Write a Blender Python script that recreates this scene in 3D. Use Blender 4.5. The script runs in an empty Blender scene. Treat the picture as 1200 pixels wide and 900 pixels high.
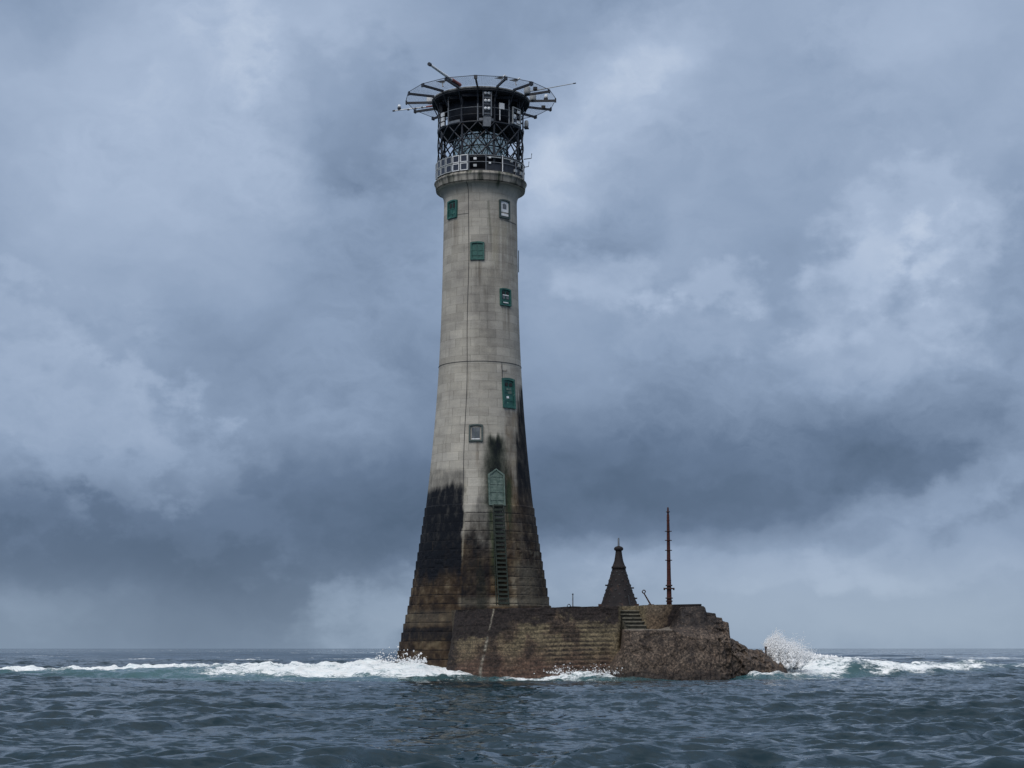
import bpy, math, random
import numpy as np
from mathutils import Vector, Matrix

random.seed(7)
SC = bpy.context.scene
COL = SC.collection

# ------------------------------------------------------------------ camera
F = 2000.0                      # focal length in pixels of the 1200 px wide photograph
PITCH = math.atan(310.0 / F)
CAMZ = 1.9
cam_d = bpy.data.cameras.new("camera")
cam_d.sensor_width = 36.0
cam_d.lens = 36.0 * F / 1200.0
cam_d.clip_start = 0.5
cam_d.clip_end = 90000.0
cam = bpy.data.objects.new("camera", cam_d)
COL.objects.link(cam)
cam.location = (0, 0, CAMZ)
cam.rotation_euler = (math.pi / 2 + PITCH, 0, 0)
SC.camera = cam

SC.view_settings.view_transform = 'Standard'
SC.view_settings.look = 'None'
SC.view_settings.gamma = 1.0
SC.view_settings.use_curve_mapping = False
SC.view_settings.exposure = 0.0

SUN_EL, SUN_AZ = math.radians(48), math.radians(204)     # azimuth clockwise from +Y : behind the viewer, to the left
sun_d = bpy.data.lights.new("sun", 'SUN')
sun_d.energy = 1.75
sun_d.angle = math.radians(40)
sun_d.color = (1.0, 0.955, 0.89)
sun = bpy.data.objects.new("sun", sun_d)
COL.objects.link(sun)
sun.location = (-40, -40, 90)
sdir = Vector((math.sin(SUN_AZ) * math.cos(SUN_EL), math.cos(SUN_AZ) * math.cos(SUN_EL), math.sin(SUN_EL)))
sun.rotation_euler = sdir.to_track_quat('Z', 'Y').to_euler()


# ------------------------------------------------------------------ node helpers
SC.cycles.max_bounces = 24
SC.cycles.diffuse_bounces = 20
SC.cycles.transmission_bounces = 20


def srgb(r, g, b):
    f = lambda c: (c / 255 / 12.92) if c / 255 <= 0.04045 else ((c / 255 + 0.055) / 1.055) ** 2.4
    return (f(r), f(g), f(b), 1.0)


class NT:
    def __init__(s, tree):
        s.t = tree

    def n(s, typ, **kw):
        nd = s.t.nodes.new(typ)
        for k, v in kw.items():
            setattr(nd, k, v)
        return nd

    def l(s, a, b):
        s.t.links.new(a, b)

    def math(s, op, a, b=None, c=None, clamp=False):
        nd = s.n('ShaderNodeMath', operation=op, use_clamp=clamp)
        for i, v in enumerate((a, b, c)):
            if v is None:
                continue
            if isinstance(v, (int, float)):
                nd.inputs[i].default_value = v
            else:
                s.l(v, nd.inputs[i])
        return nd.outputs[0]

    def vmath(s, op, a, b=None):
        nd = s.n('ShaderNodeVectorMath', operation=op)
        for i, v in enumerate((a, b)):
            if v is None:
                continue
            if isinstance(v, (tuple, list)):
                nd.inputs[i].default_value = v
            else:
                s.l(v, nd.inputs[i])
        return nd.outputs[0]

    def maprange(s, v, a, b, c, d, smooth=True):
        nd = s.n('ShaderNodeMapRange', interpolation_type='SMOOTHSTEP' if smooth else 'LINEAR')
        s.l(v, nd.inputs[0])
        for i, x in enumerate((a, b, c, d)):
            nd.inputs[i + 1].default_value = x
        return nd.outputs[0]

    def noise(s, vec, scale, detail=4, rough=0.55, dist=0.0, dim='3D'):
        nd = s.n('ShaderNodeTexNoise', noise_dimensions=dim)
        if vec is not None:
            s.l(vec, nd.inputs['Vector'])
        nd.inputs['Scale'].default_value = scale
        nd.inputs['Detail'].default_value = detail
        nd.inputs['Roughness'].default_value = rough
        nd.inputs['Distortion'].default_value = dist
        return nd

    def mapping(s, vec, loc=(0, 0, 0), rot=(0, 0, 0), scale=(1, 1, 1), typ='POINT'):
        nd = s.n('ShaderNodeMapping', vector_type=typ)
        s.l(vec, nd.inputs[0])
        nd.inputs['Location'].default_value = loc
        nd.inputs['Rotation'].default_value = rot
        nd.inputs['Scale'].default_value = scale
        return nd.outputs[0]

    def ramp(s, v, stops, interp='LINEAR'):
        nd = s.n('ShaderNodeValToRGB')
        cr = nd.color_ramp
        cr.interpolation = interp
        while len(cr.elements) < len(stops):
            cr.elements.new(0.5)
        for e, (p, c) in zip(cr.elements, stops):
            e.position = p
            e.color = c if len(c) == 4 else tuple(c) + (1.0,)
        s.l(v, nd.inputs[0])
        return nd.outputs[0]

    def mix(s, fac, a, b, typ='MIX'):
        nd = s.n('ShaderNodeMix', data_type='RGBA', blend_type=typ)
        for sock, v in ((nd.inputs[0], fac), (nd.inputs[6], a), (nd.inputs[7], b)):
            if isinstance(v, (int, float)):
                sock.default_value = v
            elif isinstance(v, (tuple, list)):
                sock.default_value = tuple(v) if len(v) == 4 else tuple(v) + (1.0,)
            else:
                s.l(v, sock)
        return nd.outputs[2]


# ------------------------------------------------------------------ world: overcast sky over a Nishita base
def make_world():
    w = bpy.data.worlds.new("World")
    SC.world = w
    w.use_nodes = True
    t = NT(w.node_tree)
    w.node_tree.nodes.clear()
    out = t.n('ShaderNodeOutputWorld')
    bg = t.n('ShaderNodeBackground')
    sky = t.n('ShaderNodeTexSky', sky_type='NISHITA')
    sky.sun_disc = False
    sky.sun_elevation = SUN_EL
    sky.sun_rotation = SUN_AZ
    d = t.n('ShaderNodeTexCoord').outputs['Generated']
    sep = t.n('ShaderNodeSeparateXYZ')
    t.l(d, sep.inputs[0])
    az = t.math('ARCTAN2', sep.outputs[0], sep.outputs[1])
    el = t.math('ARCSINE', sep.outputs[2])
    # sky coordinates: degrees of azimuth and elevation, rescaled so that one unit is about 2.8 degrees
    qx = t.math('MULTIPLY_ADD', az, 57.2958 / 2.84, 6.0)
    qy = t.math('MULTIPLY_ADD', el, -57.2958 / 2.80, 7.6)
    cq = t.n('ShaderNodeCombineXYZ')
    t.l(qx, cq.inputs[0])
    t.l(qy, cq.inputs[1])
    q = cq.outputs[0]
    # warp
    w1 = t.noise(t.mapping(q, loc=(3.1, 1.7, 0), scale=(1, 1.15, 1)), 0.85, 9, 0.56)
    warp = t.vmath('SUBTRACT', w1.outputs['Color'], (0.5, 0.5, 0.5))
    wsc = t.n('ShaderNodeVectorMath', operation='SCALE')
    t.l(warp, wsc.inputs[0])
    wsc.inputs['Scale'].default_value = 1.0
    qw = t.vmath('ADD', q, wsc.outputs[0])
    flat = t.vmath('MULTIPLY', qw, (1, 1, 0))
    blobs = [
        # cx, cy, rx, ry, rotation, amplitude, softness of the edge
        (1.6, 1.6, 2.4, 2.4, 0, .15, .9), (3.2, .4, 1.5, .9, 0, .10, .9), (0.2, .0, 1.3, .9, 0, -.14, .9), (6.3, .0, 2.2, .9, 0, -.12, .9),
        (2.95, 1.0, .5, 1.5, -12, .07, .5),
        (3.9, 1.3, 1.1, .9, 10, -.10, .45), (4.2, 2.7, 1.5, 1.8, 10, -.10, .9), (5.2, 1.5, 1.1, 1.6, 0, -.06, .9),
        (7.2, 1.2, 1.7, .7, -42, .19, .8), (7.9, .55, 1.0, .35, -35, .05, .5), (6.5, 2.1, .9, .7, -30, .12, .7),
        (8.9, 1.7, 1.6, 1.0, -30, -.04, .9), (11.0, .5, 1.2, .8, -40, .10, .9), (7.0, 2.7, 1.0, .55, -20, -.12, .7),
        (7.15, 3.25, .8, .42, 15, .15, .55), (7.6, 3.5, .35, .16, 20, .14, .5), (8.5, 3.32, .5, .22, 0, .14, .4), (8.2, 3.9, 1.0, .35, -10, .07, .4),
        (10.8, 2.7, 1.1, .75, -20, .14, .45), (10.2, 3.3, 1.0, .5, -30, .10, .4), (11.1, 3.4, .5, .8, 0, .06, .35),
        (11.9, 3.2, .6, 1.3, 0, -.08, .7), (10.3, 4.1, 1.3, .5, -10, .10, .5), (9.3, 3.2, 1.0, .6, 0, -.06, .7),
        (8.2, 4.2, 1.3, .8, 0, -.06, .9),
        # heap of cloud at the left with a firm upper edge
        (-.2, 4.75, 2.1, 1.25, 18, .075, .24), (1.5, 5.25, 1.8, .75, 32, .06, .24), (2.9, 5.75, 1.3, .55, 30, .04, .35),
        (2.6, 4.0, 1.9, .6, 25, -.08, .9),
        (5.2, 4.3, 1.4, 1.2, 0, -.08, .9),
        # dark bases
        (2.6, 6.15, 5.4, 1.0, 0, -.17, .9), (4.5, 5.9, 2.6, .75, 0, -.11, .9), (0.2, 6.3, 2.0, .8, 0, -.06, .9), (2.4, 7.0, 1.9, .9, 0, -.12, .9), (0.6, 7.1, 1.0, .3, 0, .05, .6),
        (7.7, 5.5, 3.4, 1.05, 0, -.20, .9), (8.2, 5.8, 1.6, .35, 4, -.08, .5), (10.7, 5.2, 1.5, .85, -8, -.15, .9), (10.4, 5.5, .9, .3, 0, -.08, .5),
        (11.6, 5.75, 1.0, .22, -12, .07, .4), (10.6, 6.0, 1.2, .2, -6, .06, .4),
        (4.45, 7.2, 1.0, .55, 0, .14, .60), (4.0, 7.0, .4, .3, 0, .04, .5),
        (10.0, 7.1, 5.2, 1.1, 0, .25, .9), (11.2, 6.55, 1.8, .35, -6, .06, .4), (8.6, 6.75, 1.6, .25, 0, .05, .4), (6.7, 6.6, 1.0, .5, 0, .07, .6),
    ]
    nd = t.noise(t.mapping(q, loc=(1.1, 6.3, 0), scale=(.9, 1.2, 1)), 2.1, 8, .55)
    ndv = t.maprange(nd.outputs['Fac'], .30, .72, 0.0, .55, False)
    acc = None
    for cx, cy, rx, ry, rot, amp, edge in blobs:
        m = t.mapping(flat, loc=(cx, cy, 0), rot=(0, 0, math.radians(rot)), scale=(rx * (1.22 if edge > .6 else 1.75), ry * (1.22 if edge > .6 else 1.75), 1), typ='TEXTURE')
        g = t.n('ShaderNodeTexGradient', gradient_type='SPHERICAL')
        t.l(m, g.inputs[0])
        gf = g.outputs['Fac']
        if edge <= .6:
            gf = t.math('SUBTRACT', gf, ndv)              # torn edge
        s = t.maprange(gf, 0.0, edge, 0.0, amp)
        acc = s if acc is None else t.math('ADD', acc, s)
    # vertical trend of the deck's brightness
    base = t.ramp(t.math('DIVIDE', qy, 8.0, clamp=True), [
        (0.0, (.60,) * 3), (.30, (.56,) * 3), (.52, (.50,) * 3), (.68, (.40,) * 3), (.80, (.34,) * 3), (.88, (.35,) * 3), (.95, (.38,) * 3)])
    acc = t.math('ADD', acc, base)
    n1 = t.noise(t.mapping(qw, rot=(0, 0, math.radians(35)), scale=(.6, 1.1, 1)), 1.0, 6, 0.5, 0.0)
    n2 = t.noise(t.mapping(qw, loc=(5, 9, 0), rot=(0, 0, math.radians(20)), scale=(.8, 1.2, 1)), 2.4, 6, 0.52, 0.0)
    amt = t.maprange(qy, 5.0, 7.2, 1.0, 0.35)
    # heaped detail: billows in patches, smooth veils between them
    n3 = t.noise(t.mapping(qw, loc=(2.3, 4.1, 0), rot=(0, 0, math.radians(-25)), scale=(.8, 1.15, 1)), 1.5, 9, 0.58)
    bil = t.math('ABSOLUTE', t.math('MULTIPLY_ADD', n3.outputs['Fac'], 2.0, -1.0))
    patch = t.maprange(t.noise(t.mapping(q, loc=(1.2, 8.4, 0)), .42, 2, .5).outputs['Fac'], .44, .60, 0.15, 1.0)
    bil = t.math('MULTIPLY', t.math('MULTIPLY_ADD', bil, -.19, .036), patch)
    nn = t.math('ADD', t.math('MULTIPLY_ADD', n1.outputs['Fac'], .20, -.10), t.math('MULTIPLY_ADD', n2.outputs['Fac'], .09, -.045))
    nn = t.math('ADD', nn, bil)
    acc = t.math('MULTIPLY_ADD', nn, amt, acc)
    col = t.ramp(acc, [(0.0, srgb(72, 91, 115)), (.25, srgb(100, 119, 146)), (.5, srgb(141, 160, 187)),
                       (.75, srgb(171, 188, 213)), (1.0, srgb(209, 221, 238))])
    # the air under the cloud deck is greener than the deck
    low = t.maprange(qy, 6.1, 7.5, 0.0, 0.5)
    hcol = t.ramp(t.math('MULTIPLY_ADD', acc, 1.0, 0.0), [(0.1, srgb(98, 115, 134)), (.45, srgb(140, 158, 174)), (.75, srgb(176, 192, 204))])
    col = t.mix(low, col, hcol)
    # overhead, out of view, added brightness and a whiter tone light the stone
    high = t.maprange(el, math.radians(28), math.radians(60), 0.0, .85)
    col = t.mix(high, col, srgb(192, 193, 196))
    gain = t.math('ADD', 1.0, t.maprange(el, math.radians(34), math.radians(72), 0.0, 1.6))
    vs = t.n('ShaderNodeVectorMath', operation='SCALE')
    t.l(col, vs.inputs[0])
    t.l(gain, vs.inputs['Scale'])
    skys = t.n('ShaderNodeVectorMath', operation='SCALE')
    t.l(sky.outputs[0], skys.inputs[0])
    skys.inputs['Scale'].default_value = 0.05
    fin = t.mix(0.95, skys.outputs[0], vs.outputs[0])
    # the background runs at 0.1, so cloud radiance is given x10
    up = t.n('ShaderNodeVectorMath', operation='SCALE')
    t.l(fin, up.inputs[0])
    up.inputs['Scale'].default_value = 10.0
    t.l(up.outputs[0], bg.inputs[0])
    bg.inputs[1].default_value = 0.1
    t.l(bg.outputs[0], out.inputs[0])
    w.cycles.sampling_method = 'MANUAL'
    w.cycles.sample_map_resolution = 512


make_world()


# ------------------------------------------------------------------ measuring helpers (photo pixel -> place in the world)
SP, CP = math.sin(PITCH), math.cos(PITCH)


def dirv(py):
    v = (450.0 - py) / F
    return CP - v * SP, SP + v * CP


def zpx(py, Y):
    dy, dz = dirv(py)
    return CAMZ + Y * dz / dy


def xpx(px, py, Y):
    dy, dz = dirv(py)
    return Y * (px - 600.0) / F / dy


def project(X, Y, Z):
    """world arrays -> photo pixels (used to place stains on the stone)"""
    dz = Z - CAMZ
    depth = Y * CP + dz * SP
    v = (-Y * SP + dz * CP) / depth
    return 600 + F * X / depth, 450 - F * v


# ------------------------------------------------------------------ numpy noise
def _hash(ix, iy, iz, seed):
    h = (ix.astype(np.uint32) * np.uint32(374761393) + iy.astype(np.uint32) * np.uint32(668265263)
         + iz.astype(np.uint32) * np.uint32(2147483647) + np.uint32((seed * 974711 + 12345) & 0xffffffff))
    h = (h ^ (h >> np.uint32(13))) * np.uint32(1274126177)
    h = (h ^ (h >> np.uint32(16))) * np.uint32(2246822519)
    h = h ^ (h >> np.uint32(15))
    return h.astype(np.float64) / 4294967296.0


def vnoise(x, y, z, seed=0):
    x, y, z = np.broadcast_arrays(np.asarray(x, float), np.asarray(y, float), np.asarray(z, float))
    fx, fy, fz = np.floor(x), np.floor(y), np.floor(z)
    ix, iy, iz = fx.astype(np.int64), fy.astype(np.int64), fz.astype(np.int64)
    tx, ty, tz = x - fx, y - fy, z - fz
    tx, ty, tz = [a * a * a * (a * (a * 6 - 15) + 10) for a in (tx, ty, tz)]
    r = 0
    for dx in (0, 1):
        for dy in (0, 1):
            for dz in (0, 1):
                wgt = (tx if dx else 1 - tx) * (ty if dy else 1 - ty) * (tz if dz else 1 - tz)
                r = r + wgt * _hash(ix + dx, iy + dy, iz + dz, seed)
    return r


def fbm(x, y, z=0.0, octv=4, seed=0, gain=0.5):
    a, s, tot = 1.0, 0.0, 0.0
    f = 1.0
    for o in range(octv):
        s = s + a * vnoise(np.asarray(x) * f + 17.3 * o, np.asarray(y) * f + 5.1 * o, np.asarray(z) * f + 9.7 * o, seed + o)
        tot += a
        a *= gain
        f *= 2.03
    return s / tot


def worley(x, y, z, seed=0):
    """nearest-cell random value and distance (blocky rock)"""
    fx, fy, fz = np.floor(x), np.floor(y), np.floor(z)
    best = np.full(x.shape, 9.0)
    sec = np.full(x.shape, 9.0)
    val = np.zeros(x.shape)
    for dx in (-1, 0, 1):
        for dy in (-1, 0, 1):
            for dz in (-1, 0, 1):
                cx, cy, cz = fx + dx, fy + dy, fz + dz
                a = [c.astype(np.int64) for c in (cx, cy, cz)]
                px = cx + _hash(*a, seed)
                py = cy + _hash(*a, seed + 1)
                pz = cz + _hash(*a, seed + 2)
                d = np.maximum(np.maximum(np.abs(px - x), np.abs(py - y)), np.abs(pz - z)) * .6 + .4 * np.sqrt((px - x) ** 2 + (py - y) ** 2 + (pz - z) ** 2)
                m = d < best
                sec = np.where(m, best, np.minimum(sec, d))
                val = np.where(m, _hash(*a, seed + 3), val)
                best = np.where(m, d, best)
    return val, best, sec


def sstep(a, b, x):
    t = np.clip((x - a) / (b - a), 0, 1)
    return t * t * (3 - 2 * t)


# ------------------------------------------------------------------ mesh helpers
def grid_mesh(name, co, nrow, ncol, wrap=False, smooth=True, attrs=None, uv=None):
    me = bpy.data.meshes.new(name)
    co = np.asarray(co, np.float32).reshape(-1, 3)
    nc = ncol if wrap else ncol - 1
    r, c = np.meshgrid(np.arange(nrow - 1), np.arange(nc), indexing='ij')
    c2 = (c + 1) % ncol
    f = np.stack([r * ncol + c, r * ncol + c2, (r + 1) * ncol + c2, (r + 1) * ncol + c], -1).reshape(-1, 4).astype(np.int32)
    me.vertices.add(len(co))
    me.vertices.foreach_set('co', co.ravel())
    me.loops.add(f.size)
    me.loops.foreach_set('vertex_index', f.ravel())
    me.polygons.add(len(f))
    me.polygons.foreach_set('loop_start', np.arange(0, f.size, 4, dtype=np.int32))
    if smooth:
        me.polygons.foreach_set('use_smooth', np.ones(len(f), bool))
    for k, arr in (attrs or {}).items():
        arr = np.asarray(arr, np.float32)
        if arr.ndim == 1:
            at = me.attributes.new(k, 'FLOAT', 'POINT')
            at.data.foreach_set('value', arr.ravel())
        else:
            at = me.attributes.new(k, 'FLOAT_COLOR', 'POINT')
            at.data.foreach_set('color', arr.ravel())
    if uv is not None:
        ul = me.uv_layers.new(name='uv')
        u = np.asarray(uv, np.float32).reshape(-1, 2)[f.ravel()]
        if wrap:
            u = u.reshape(-1, 4, 2)
            last = (c.ravel() == ncol - 1)
            u[last, 1, 0] += wrap
            u[last, 2, 0] += wrap
            u = u.reshape(-1, 2)
        ul.data.foreach_set('uv', u.ravel())
    me.update(calc_edges=True)
    return me


def link(name, me, mat=None, parent=None, loc=None):
    o = bpy.data.objects.new(name, me)
    COL.objects.link(o)
    if mat is not None:
        me.materials.append(mat)
    if parent is not None:
        o.parent = parent
    if loc is not None:
        o.location = loc
    return o


def empty(name, loc, label, cat, group=None):
    o = bpy.data.objects.new(name, None)
    COL.objects.link(o)
    o.empty_display_size = 0.3
    o.location = loc
    o['label'] = label
    o['category'] = cat
    if group:
        o['group'] = group
    return o


class MB:
    def __init__(s):
        s.v, s.f, s.sm = [], [], []

    def add(s, vs, fs, smooth=False, M=None):
        b = len(s.v)
        if M is not None:
            vs = [M @ Vector(p) for p in vs]
        s.v += [tuple(p) for p in vs]
        s.f += [tuple(i + b for i in f) for f in fs]
        s.sm += [smooth] * len(fs)
        return s

    def box(s, c, size, M=None):
        x, y, z = [a / 2 for a in size]
        vs = [(c[0] + i * x, c[1] + j * y, c[2] + k * z) for i in (-1, 1) for j in (-1, 1) for k in (-1, 1)]
        fs = [(0, 1, 3, 2), (4, 6, 7, 5), (0, 4, 5, 1), (2, 3, 7, 6), (0, 2, 6, 4), (1, 5, 7, 3)]
        return s.add(vs, fs, False, M)

    def tube(s, p0, p1, r0, r1=None, n=8, M=None, smooth=True):
        r1 = r0 if r1 is None else r1
        p0, p1 = Vector(p0), Vector(p1)
        d = (p1 - p0).normalized()
        a = d.orthogonal().normalized()
        b = d.cross(a)
        vs = []
        for p, r in ((p0, r0), (p1, r1)):
            for i in range(n):
                t = 2 * math.pi * i / n
                vs.append(p + (a * math.cos(t) + b * math.sin(t)) * r)
        fs = [(i, (i + 1) % n, n + (i + 1) % n, n + i) for i in range(n)]
        s.add(vs, fs, smooth, M)
        s.add(vs[:n], [tuple(range(n))[::-1]], False, M)
        s.add(vs[n:], [tuple(range(n))], False, M)
        return s

    def path(s, pts, r, n=6, closed=False, M=None):
        pts = [Vector(p) for p in pts]
        m = len(pts)
        rings = []
        for i, p in enumerate(pts):
            if closed:
                d = pts[(i + 1) % m] - pts[i - 1]
            else:
                d = pts[min(i + 1, m - 1)] - pts[max(i - 1, 0)]
            d.normalize()
            up = Vector((0, 0, 1)) if abs(d.z) < .9 else Vector((1, 0, 0))
            a = d.cross(up).normalized()
            b = a.cross(d)
            rings.append([p + (a * math.cos(2 * math.pi * k / n + .4) + b * math.sin(2 * math.pi * k / n + .4)) * r for k in range(n)])
        vs = [q for ring in rings for q in ring]
        fs = []
        for i in range(m if closed else m - 1):
            j = (i + 1) % m
            for k in range(n):
                fs.append((i * n + k, i * n + (k + 1) % n, j * n + (k + 1) % n, j * n + k))
        if not closed:
            fs.append(tuple(range(n))[::-1])
            fs.append(tuple((m - 1) * n + k for k in range(n)))
        return s.add(vs, fs, True, M)

    def ring(s, R, z, r, n=64, k=6, a0=0, a1=2 * math.pi):
        full = abs(a1 - a0 - 2 * math.pi) < 1e-6
        m = n if full else n + 1
        return s.path([cyl(a0 + (a1 - a0) * i / n, R, z) for i in range(m)], r, k, full)

    def lathe(s, prof, n=48, M=None, smooth=True):
        vs, fs = [], []
        for r, z in prof:
            for i in range(n):
                t = 2 * math.pi * i / n
                vs.append((r * math.sin(t), -r * math.cos(t), z))
        for j in range(len(prof) - 1):
            for i in range(n):
                k = (i + 1) % n
                fs.append((j * n + i, j * n + k, (j + 1) * n + k, (j + 1) * n + i))
        fs.append(tuple(range(n))[::-1])
        fs.append(tuple((len(prof) - 1) * n + i for i in range(n)))
        return s.add(vs, fs, smooth, M)

    def prism(s, poly, y0, y1, M=None):
        """poly in local x,z ; thickness from y0 (outer, towards -y) to y1"""
        n = len(poly)
        vs = [(x, y0, z) for x, z in poly] + [(x, y1, z) for x, z in poly]
        fs = [tuple(range(n)), tuple(range(2 * n - 1, n - 1, -1))]
        fs += [(i, n + i, n + (i + 1) % n, (i + 1) % n) for i in range(n)]
        return s.add(vs, fs, False, M)

    def frame(s, outer, inner, y0, y1, M=None):
        """ring between two polygons with the same number of points"""
        n = len(outer)
        vs = [(x, y0, z) for x, z in outer] + [(x, y0, z) for x, z in inner] + [(x, y1, z) for x, z in outer] + [(x, y1, z) for x, z in inner]
        fs = []
        for i in range(n):
            j = (i + 1) % n
            fs += [(i, j, n + j, n + i), (2 * n + i, 3 * n + i, 3 * n + j, 2 * n + j), (i, 2 * n + i, 2 * n + j, j), (n + i, n + j, 3 * n + j, 3 * n + i)]
        return s.add(vs, fs, False, M)

    def ico(s, c, r, sub=1, sq=(1, 1, 1), M=None):
        import bmesh
        bm = bmesh.new()
        bmesh.ops.create_icosphere(bm, subdivisions=sub, radius=1)
        vs = [(c[0] + v.co.x * r * sq[0], c[1] + v.co.y * r * sq[1], c[2] + v.co.z * r * sq[2]) for v in bm.verts]
        fs = [tuple(v.index for v in f.verts) for f in bm.faces]
        bm.free()
        return s.add(vs, fs, True, M)

    def mesh(s, name, bevel=0):
        me = bpy.data.meshes.new(name)
        me.from_pydata(s.v, [], s.f)
        me.polygons.foreach_set('use_smooth', s.sm)
        me.update()
        return me

    def build(s, name, mat, parent=None, loc=None):
        return link(name, s.mesh(name), mat, parent, loc)


def cyl(phi, r, z):
    return Vector((r * math.sin(phi), -r * math.cos(phi), z))


def polar_M(phi, r, z, tilt=0.0):
    """local frame on a round wall: x along the wall, -y outwards, z up"""
    return Matrix.Translation(cyl(phi, r, z)) @ Matrix.Rotation(phi, 4, 'Z') @ Matrix.Rotation(tilt, 4, 'X')


def copy_tree(o, parent=None):
    c = o.copy()
    COL.objects.link(c)
    if parent is not None:
        c.parent = parent
    for ch in list(o.children):
        copy_tree(ch, c)
    return c


# ------------------------------------------------------------------ materials
def new_mat(name):
    m = bpy.data.materials.new(name)
    m.use_nodes = True
    t = NT(m.node_tree)
    b = m.node_tree.nodes['Principled BSDF']
    return m, t, b


def bump(t, b, h, strength, dist, prev=None):
    nd = t.n('ShaderNodeBump')
    nd.inputs['Strength'].default_value = strength
    nd.inputs['Distance'].default_value = dist
    t.l(h, nd.inputs['Height'])
    if prev is not None:
        t.l(prev, nd.inputs['Normal'])
    if b is not None:
        t.l(nd.outputs[0], b.inputs['Normal'])
    return nd.outputs[0]


def mat_plain(name, c1, c2, rough=.6, metal=0, scale=3.0, bmp=.2, spots=None, spec=.5):
    m, t, b = new_mat(name)
    tc = t.n('ShaderNodeTexCoord').outputs['Object']
    n = t.noise(tc, scale, 6, .62)
    col = t.ramp(n.outputs['Fac'], [(.32, c1), (.68, c2)])
    if spots:
        n2 = t.noise(tc, scale * spots[1], 5, .6)
        f = t.maprange(n2.outputs['Fac'], spots[2], spots[2] + .1, 0, 1)
        col = t.mix(f, col, spots[0])
    t.l(col, b.inputs['Base Color'])
    b.inputs['Roughness'].default_value = rough
    b.inputs['Metallic'].default_value = metal
    b.inputs['Specular IOR Level'].default_value = spec
    if bmp:
        bump(t, b, n.outputs['Fac'], bmp, .02)
    return m


M_STEEL = mat_plain('dark_painted_steel', (.008, .011, .019), (.022, .027, .039), .5, .0, 2.5, .1, ((.10, .055, .035), 2.2, .63))
M_STEEL_LIGHT = mat_plain('grey_painted_steel', (.09, .105, .125), (.20, .215, .24), .5, 0, 3, .1, ((.10, .06, .04), 2.0, .62))
M_DECK = mat_plain('deck_underside', (.012, .014, .022), (.024, .028, .04), .75, 0, 2, .1)
M_GUANO = mat_plain('weathered_deck_edge', (.05, .055, .06), (.30, .31, .32), .8, 0, 3.2, .1, ((.12, .05, .035), 1.3, .62))
M_WHITE = mat_plain('white_paint', (.62, .64, .66), (.80, .81, .82), .5, 0, 3, .1)
M_RED = mat_plain('red_paint', (.22, .05, .045), (.32, .08, .06), .6, 0, 4, .1)
M_VERDI = mat_plain('green_bronze', (.010, .065, .058), (.024, .12, .10), .55, .0, 3.5, .2, ((.10, .22, .18), 1.6, .60))
M_VERDI_PALE = mat_plain('pale_green_bronze', (.050, .088, .074), (.155, .205, .178), .6, 0, 4.0, .25, ((.03, .07, .06), 1.7, .60))
M_VERDI_DARK = mat_plain('dark_green_bronze', (.03, .05, .05), (.06, .085, .08), .6, 0, 3.5, .2)
M_DARKGAP = mat_plain('dark_recess', (.01, .012, .014), (.02, .02, .022), .8, 0, 3, 0)
M_LADDER = mat_plain('weedy_bronze', (.010, .017, .014), (.028, .040, .030), .8, 0, 4, .2, ((.07, .08, .06), 1.6, .66))
M_CELL = mat_plain('solar_cell', (.018, .022, .038), (.03, .036, .055), .22, 0, 5, 0)
M_GREY = mat_plain('grey_paint', (.30, .32, .33), (.42, .44, .45), .6, 0, 3, .1)
M_BLACK = mat_plain('black_rubber', (.012, .012, .014), (.025, .025, .028), .7, 0, 3, 0)
M_CABLE = mat_plain('lead_cable', (.04, .042, .045), (.08, .082, .082), .8, 0, 3, 0)
M_CABLE_PALE = mat_plain('limed_cable', (.24, .25, .23), (.40, .40, .36), .8, 0, 3, 0)
M_IRON = mat_plain('rusty_iron_plate', (.009, .0075, .009), (.021, .017, .018), .8, .0, 1.6, .35, ((.052, .032, .024), 1.8, .58), spec=.3)
M_RUST = mat_plain('red_rust', (.036, .014, .013), (.075, .026, .022), .8, 0, 3.2, .3, ((.05, .035, .03), 1.4, .58), spec=.2)
M_RUST_DARK = mat_plain('dark_rust', (.03, .018, .015), (.065, .035, .028), .8, 0, 4, .3, spec=.2)
M_LAMPGLASS = mat_plain('frosted_lamp_glass', (.7, .72, .74), (.8, .82, .84), .25, 0, 3, 0)


def mat_glass(name, tint=(.55, .70, .66), refl=.25):
    m, t, b = new_mat(name)
    out = m.node_tree.nodes['Material Output']
    tr = t.n('ShaderNodeBsdfTransparent')
    tr.inputs[0].default_value = tint + (1,)
    gl = t.n('ShaderNodeBsdfGlossy')
    gl.inputs['Roughness'].default_value = .05
    gl.inputs[0].default_value = (.8, .9, .88, 1)
    mx = t.n('ShaderNodeMixShader')
    mx.inputs[0].default_value = refl
    t.l(tr.outputs[0], mx.inputs[1])
    t.l(gl.outputs[0], mx.inputs[2])
    t.l(mx.outputs[0], out.inputs[0])
    return m


M_GLASS = mat_glass('lantern_glass', (.85, .93, .91), .38)
M_LENS = mat_plain('prism_glass', (.45, .56, .54), (.80, .86, .84), .12, 0, 4, .5)
M_PANE = mat_plain('window_pane', (.05, .06, .07), (.16, .17, .18), .08, 0, 2.5, 0)


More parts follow.
